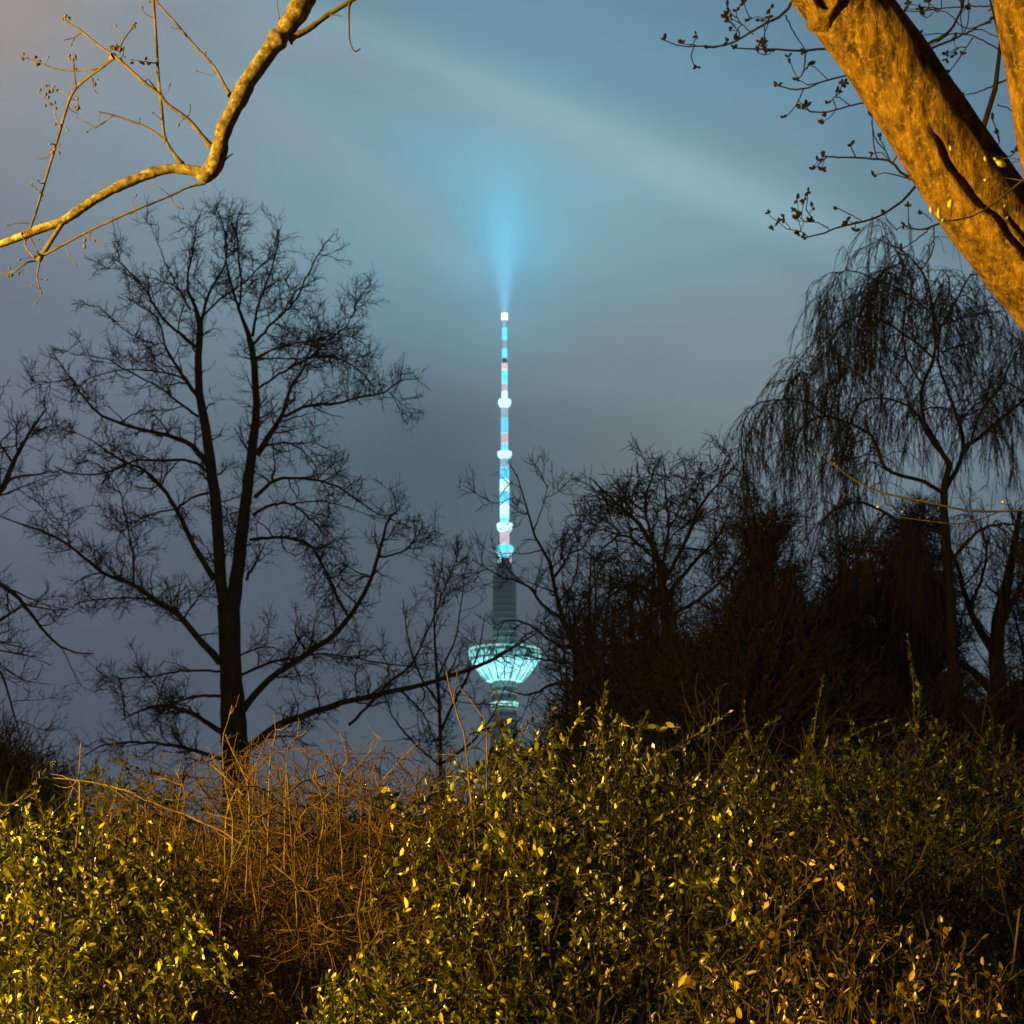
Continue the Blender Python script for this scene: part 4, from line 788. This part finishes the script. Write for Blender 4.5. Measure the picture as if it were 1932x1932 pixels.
leafy('leafy_shrub', 'small-leaved darker shrub at the right end with one tall thin spire', 1560, 2010, [(1560, 1500), (1600, 1400), (1640, 1420), (1690, 1390), (1740, 1380), (1800, 1390), (1870, 1385), (1932, 1400), (2010, 1420)], 7.6, 9.2, 720, 84, L=.038, gap=.022, ml=M_LEAF2, shl=(.22, .3),
      special=[(7.9, [(1728, 1400), (1725, 1330), (1722, 1270), (1712, 1195)], .022, .042), (7.9, [(1730, 1390), (1735, 1310), (1722, 1260)], .02, .045), (7.9, [(1650, 1460), (1625, 1400), (1600, 1350)], .022, .040)], ns=30)
leafy('leafy_shrub', 'dull green small-leaved shrub right of the bright spiked shrub, with a thin leaning shoot', 1370, 1640, [(1370, 1440), (1400, 1380), (1440, 1400), (1500, 1400), (1550, 1370), (1600, 1430), (1640, 1500)], 6.3, 7.4, 480, 85, L=.031, gap=.019, ml=M_LEAF2, shl=(.2, .25),
      special=[(6.6, [(1535, 1400), (1540, 1350), (1548, 1310), (1555, 1272)], .022, .030), (6.6, [(1420, 1420), (1408, 1370), (1402, 1325)], .018, .034), (6.6, [(1425, 1400), (1445, 1370), (1468, 1358)], .018, .032)], ns=18)
leafy('leafy_shrub', 'small low shrub with shining ochre leaves in the middle of the right side', 1400, 1650, [(1400, 1600), (1470, 1575), (1560, 1565), (1620, 1580), (1650, 1640)], 4.7, 5.2, 85, 86, L=.034, gap=.018, ml=M_OCHRE, ybot=1780, whorl=1, ns=7, shl=(.1, .12))
leafy('leafy_shrub', 'low shrub with ochre leaves along the bottom edge right of the middle', 1270, 1640, [(1270, 1880), (1330, 1840), (1450, 1790), (1580, 1790), (1640, 1830)], 4.2, 4.7, 130, 87, L=.034, gap=.017, ml=M_OCHRE, whorl=1, ns=8, shl=(.1, .12))
leafy('leafy_shrub', 'low shrub with ochre leaves in the bottom right corner', 1670, 1890, [(1670, 1800), (1740, 1750), (1800, 1755), (1860, 1800), (1890, 1850)], 4.3, 4.8, 95, 88, L=.034, gap=.017, ml=M_OCHRE, whorl=1, ns=7, shl=(.1, .12))
leafy('leafy_shrub', 'dark green shrub under the small-leaved ones, filling the lower right', 1380, 2010, [(1380, 1560), (1500, 1540), (1650, 1560), (1800, 1540), (2010, 1540)], 5.8, 7.0, 620, 89, L=.031, gap=.022, ml=M_LEAF2, ns=26)
leafy('leafy_shrub', 'pale grey-green shrub peeping over the thicket left of the big trunk', 180, 340, [(180, 1450), (205, 1405), (235, 1440), (290, 1450), (340, 1480)], 9.5, 10.5, 130, 90, L=.05, gap=.03, ml=M_FAR, ybot=1600, ns=8, shl=(.25, .3))

def bramble():
    rng = np.random.default_rng(101)
    top = profile([(150, 1530), (230, 1470), (300, 1450), (370, 1425), (450, 1400), (520, 1390), (600, 1405), (680, 1420), (760, 1440), (830, 1430), (900, 1460), (1000, 1550)])
    root = empty('bramble_thicket', (at(560, 1700, 5.4)[0], 5.4, 0), 'tangle of bare orange-brown bramble canes between the two green shrubs', 'thicket')
    S, SR = stems(rng, 170, 960, top, 5.0, 6.4, 80, r=(.005, .003)); w_ = np.cumsum(rng.normal(size=S.shape)*.022, 1); S = S+w_*np.array([1, 1, .2])
    a = spawn(rng, S, SR, 7.5, (.40, 1), (65, 22), (.25, .45), .3, .8, (.0036, .0020), 10, .34, (0, -.1, -.1))
    b = spawn(rng, *a, 8.5, (.1, 1), (58, 22), (.10, .24), .3, .8, (.0022, .0013), 7, .34, (0, 0, .05))
    c = spawn(rng, *b, 9.0, (.1, 1), (55, 20), (.03, .09), .3, .8, (.0015, .0010), 4, .3, (0, 0, .1))
    # bring stray tips below the outline
    def clip(Q, R_, extra):
        px = CX+Q[:, :, 0]/Q[:, :, 1]*F; py = HOR-(Q[:, :, 2]-EYE)/Q[:, :, 1]*F
        k = (py > top(px)-extra).all(1) & (px.min(1) > 150) & (px.max(1) < 1000); return Q[k], R_[k]
    a = clip(*a, 25); b = clip(*b, 35); c = clip(*c, 45)
    mb = MB(); tubes(mb, S, SR, 6); mb.build('canes', M_CANE, root)
    mb = MB(); tubes(mb, *a, 5); tubes(mb, *b, 4); tubes(mb, *c, 3); print('bramble', len(a[0]), len(b[0]), len(c[0]))
    mb.build('twigs', M_CANE, root)
    # traced pale canes standing out of the tangle
    T = [[(100, 1468, 5), (165, 1475, 6), (230, 1490, 9), (300, 1520, 9), (400, 1560, 8), (500, 1620, 8), (600, 1700, 8)], [(440, 1560, 7), (425, 1480, 6), (420, 1400, 4), (438, 1330, 3)], [(470, 1500, 6), (440, 1420, 5), (425, 1385, 4)],
         [(430, 1530, 7), (480, 1450, 6), (500, 1400, 3)], [(880, 1420, 7), (868, 1360, 7), (852, 1310, 7), (842, 1265, 5)], [(918, 1380, 5), (900, 1340, 5), (870, 1300, 4)], [(600, 1620, 8), (612, 1540, 7), (600, 1480, 6), (585, 1465, 5)],
         [(150, 1470, 5), (152, 1430, 4), (153, 1402, 5)], [(150, 1475, 5), (120, 1530, 4), (110, 1560, 3)], [(420, 1700, 6), (450, 1600, 6), (490, 1540, 5), (560, 1500, 4)], [(560, 1560, 5), (620, 1500, 5), (690, 1430, 4), (720, 1390, 3)],
         [(700, 1520, 5), (740, 1450, 4), (790, 1400, 3)], [(510, 1440, 5), (520, 1380, 4), (516, 1345, 3)], [(500, 1790, 6), (560, 1760, 6), (640, 1730, 5), (700, 1720, 4)], [(690, 1880, 5), (700, 1800, 5), (740, 1700, 4), (800, 1660, 4)],
         [(640, 1480, 5), (655, 1430, 4), (640, 1380, 3)], [(340, 1560, 4), (350, 1500, 4), (330, 1450, 3)], [(200, 1620, 4), (210, 1540, 4), (222, 1480, 3)], [(540, 1450, 4), (550, 1400, 4), (580, 1380, 3)], [(460, 1500, 9), (430, 1470, 8), (395, 1440, 5)]]
    T = [[(t[0][0]+float(rng.normal()*10), t[0][1]+190, 8)]+t if abs(t[1][1]-t[0][1]) > 30 else t for t in T]
    P, R_ = limbs(rng, cV, T, 5.1, .0, 16, True)
    q = spawn(rng, P, R_, 9, (.2, 1), (45, 15), (.04, .1), .3, .7, (.0018, .001), 5, .25, (0, 0, .3))
    mb = MB(); tubes(mb, P, R_*.5, 6); tubes(mb, *q, 4); o = mb.build('long_canes', bark('pale_cane_bark', (.07, .05, .028), (.22, .155, .085), 30, .2, dist=.002), root)
bramble()
def canes2():
    rng = np.random.default_rng(111)
    top = profile([(1000, 1620), (1200, 1600), (1500, 1600), (1930, 1640)])
    root = empty('bramble_thicket', (at(1250, 1800, 5.0)[0], 5.0, 0), 'dark stems and thin olive canes tangled below the tall spiked shrub', 'thicket')
    S, SR = stems(rng, 850, 1900, top, 4.9, 5.8, 24, r=(.007, .004))
    a = spawn(rng, S, SR, 4.0, (.4, 1), (48, 18), (.25, .35), .3, .8, (.0035, .002), 8, .24, (0, 0, .1))
    b = spawn(rng, *a, 6, (.1, 1), (52, 20), (.08, .2), .3, .8, (.0022, .0012), 5, .26, (0, 0, .1))
    mb = MB(); tubes(mb, S, SR, 6); mb.build('canes', M_STEM, root); mb = MB(); tubes(mb, *a, 5); tubes(mb, *b, 4); mb.build('twigs', M_STEM, root)
canes2()

# ------------------------------------------------------------------ the street lamp that lights the foreground, just outside the picture on the left
def lamp():
    x, y, z = LAMP_POS; root = empty('street_lamp', (x-.9, y, 0), 'sodium street lamp just left of the view', 'street lamp')
    m, g_, b = mat('lamp_metal'); b.inputs['Base Color'].default_value = (.12, .13, .12, 1); b.inputs['Metallic'].default_value = .6; b.inputs['Roughness'].default_value = .5
    mb = MB(); lathe(mb, [(-.1, .10), (.8, .10), (.85, .06), (z-.1, .045), (z+.45, .04)], 16, x-.9, y); mb.build('pole', m, root)
    mb = MB(); q = smooth_line([(x-.9, y, z+.3), (x-.75, y, z+.5), (x-.4, y, z+.5), (x-.1, y, z+.42)], 12); tubes(mb, q, [.025]*12, 8); mb.build('arm', m, root)
    mb = MB(); lathe(mb, [(z+.30, .16), (z+.34, .165), (z+.40, .12), (z+.46, .05), (z+.47, .001)], 20, x, y); hd = mb.build('lamp_head', m, root)
    mb = MB(); lathe(mb, [(z+.12, .01), (z+.14, .08), (z+.22, .13), (z+.30, .14)], 20, x, y); mb.build('lens', emis('sodium_glass', (255, 190, 90), 6), hd)
    ld = bpy.data.lights.new('sodium_light', 'POINT'); ld.energy = LAMP_W; ld.color = LAMP_COL; ld.shadow_soft_size = .12
    lo = bpy.data.objects.new('sodium_light', ld); COL.objects.link(lo); lo.parent = root; lo.location = (.9, 0, z-.02)
lamp()

def haze():
    m = bpy.data.materials.new('mist'); m.use_nodes = True; nt = m.node_tree; nt.nodes.clear()
    o = nt.nodes.new('ShaderNodeOutputMaterial'); v = nt.nodes.new('ShaderNodeVolumePrincipled')
    v.inputs['Color'].default_value = (.9, .93, .96, 1); v.inputs['Density'].default_value = HAZE_D; v.inputs['Anisotropy'].default_value = .75
    nt.links.new(v.outputs[0], o.inputs['Volume'])
    x0, x1, y0, y1, z0, z1 = -1310, 1310, -310, 1410, -2, 560
    mb = MB(); v_ = [(x, y, z) for z in (z0, z1) for y in (y0, y1) for x in (x0, x1)]
    mb.add(v_, [[(0, 2, 3, 1), (4, 5, 7, 6), (0, 1, 5, 4), (2, 6, 7, 3), (0, 4, 6, 2), (1, 3, 7, 5)]])
    tag(mb.build('haze', m, smooth=False), kind='stuff')
if HAZE_D > 0: haze()
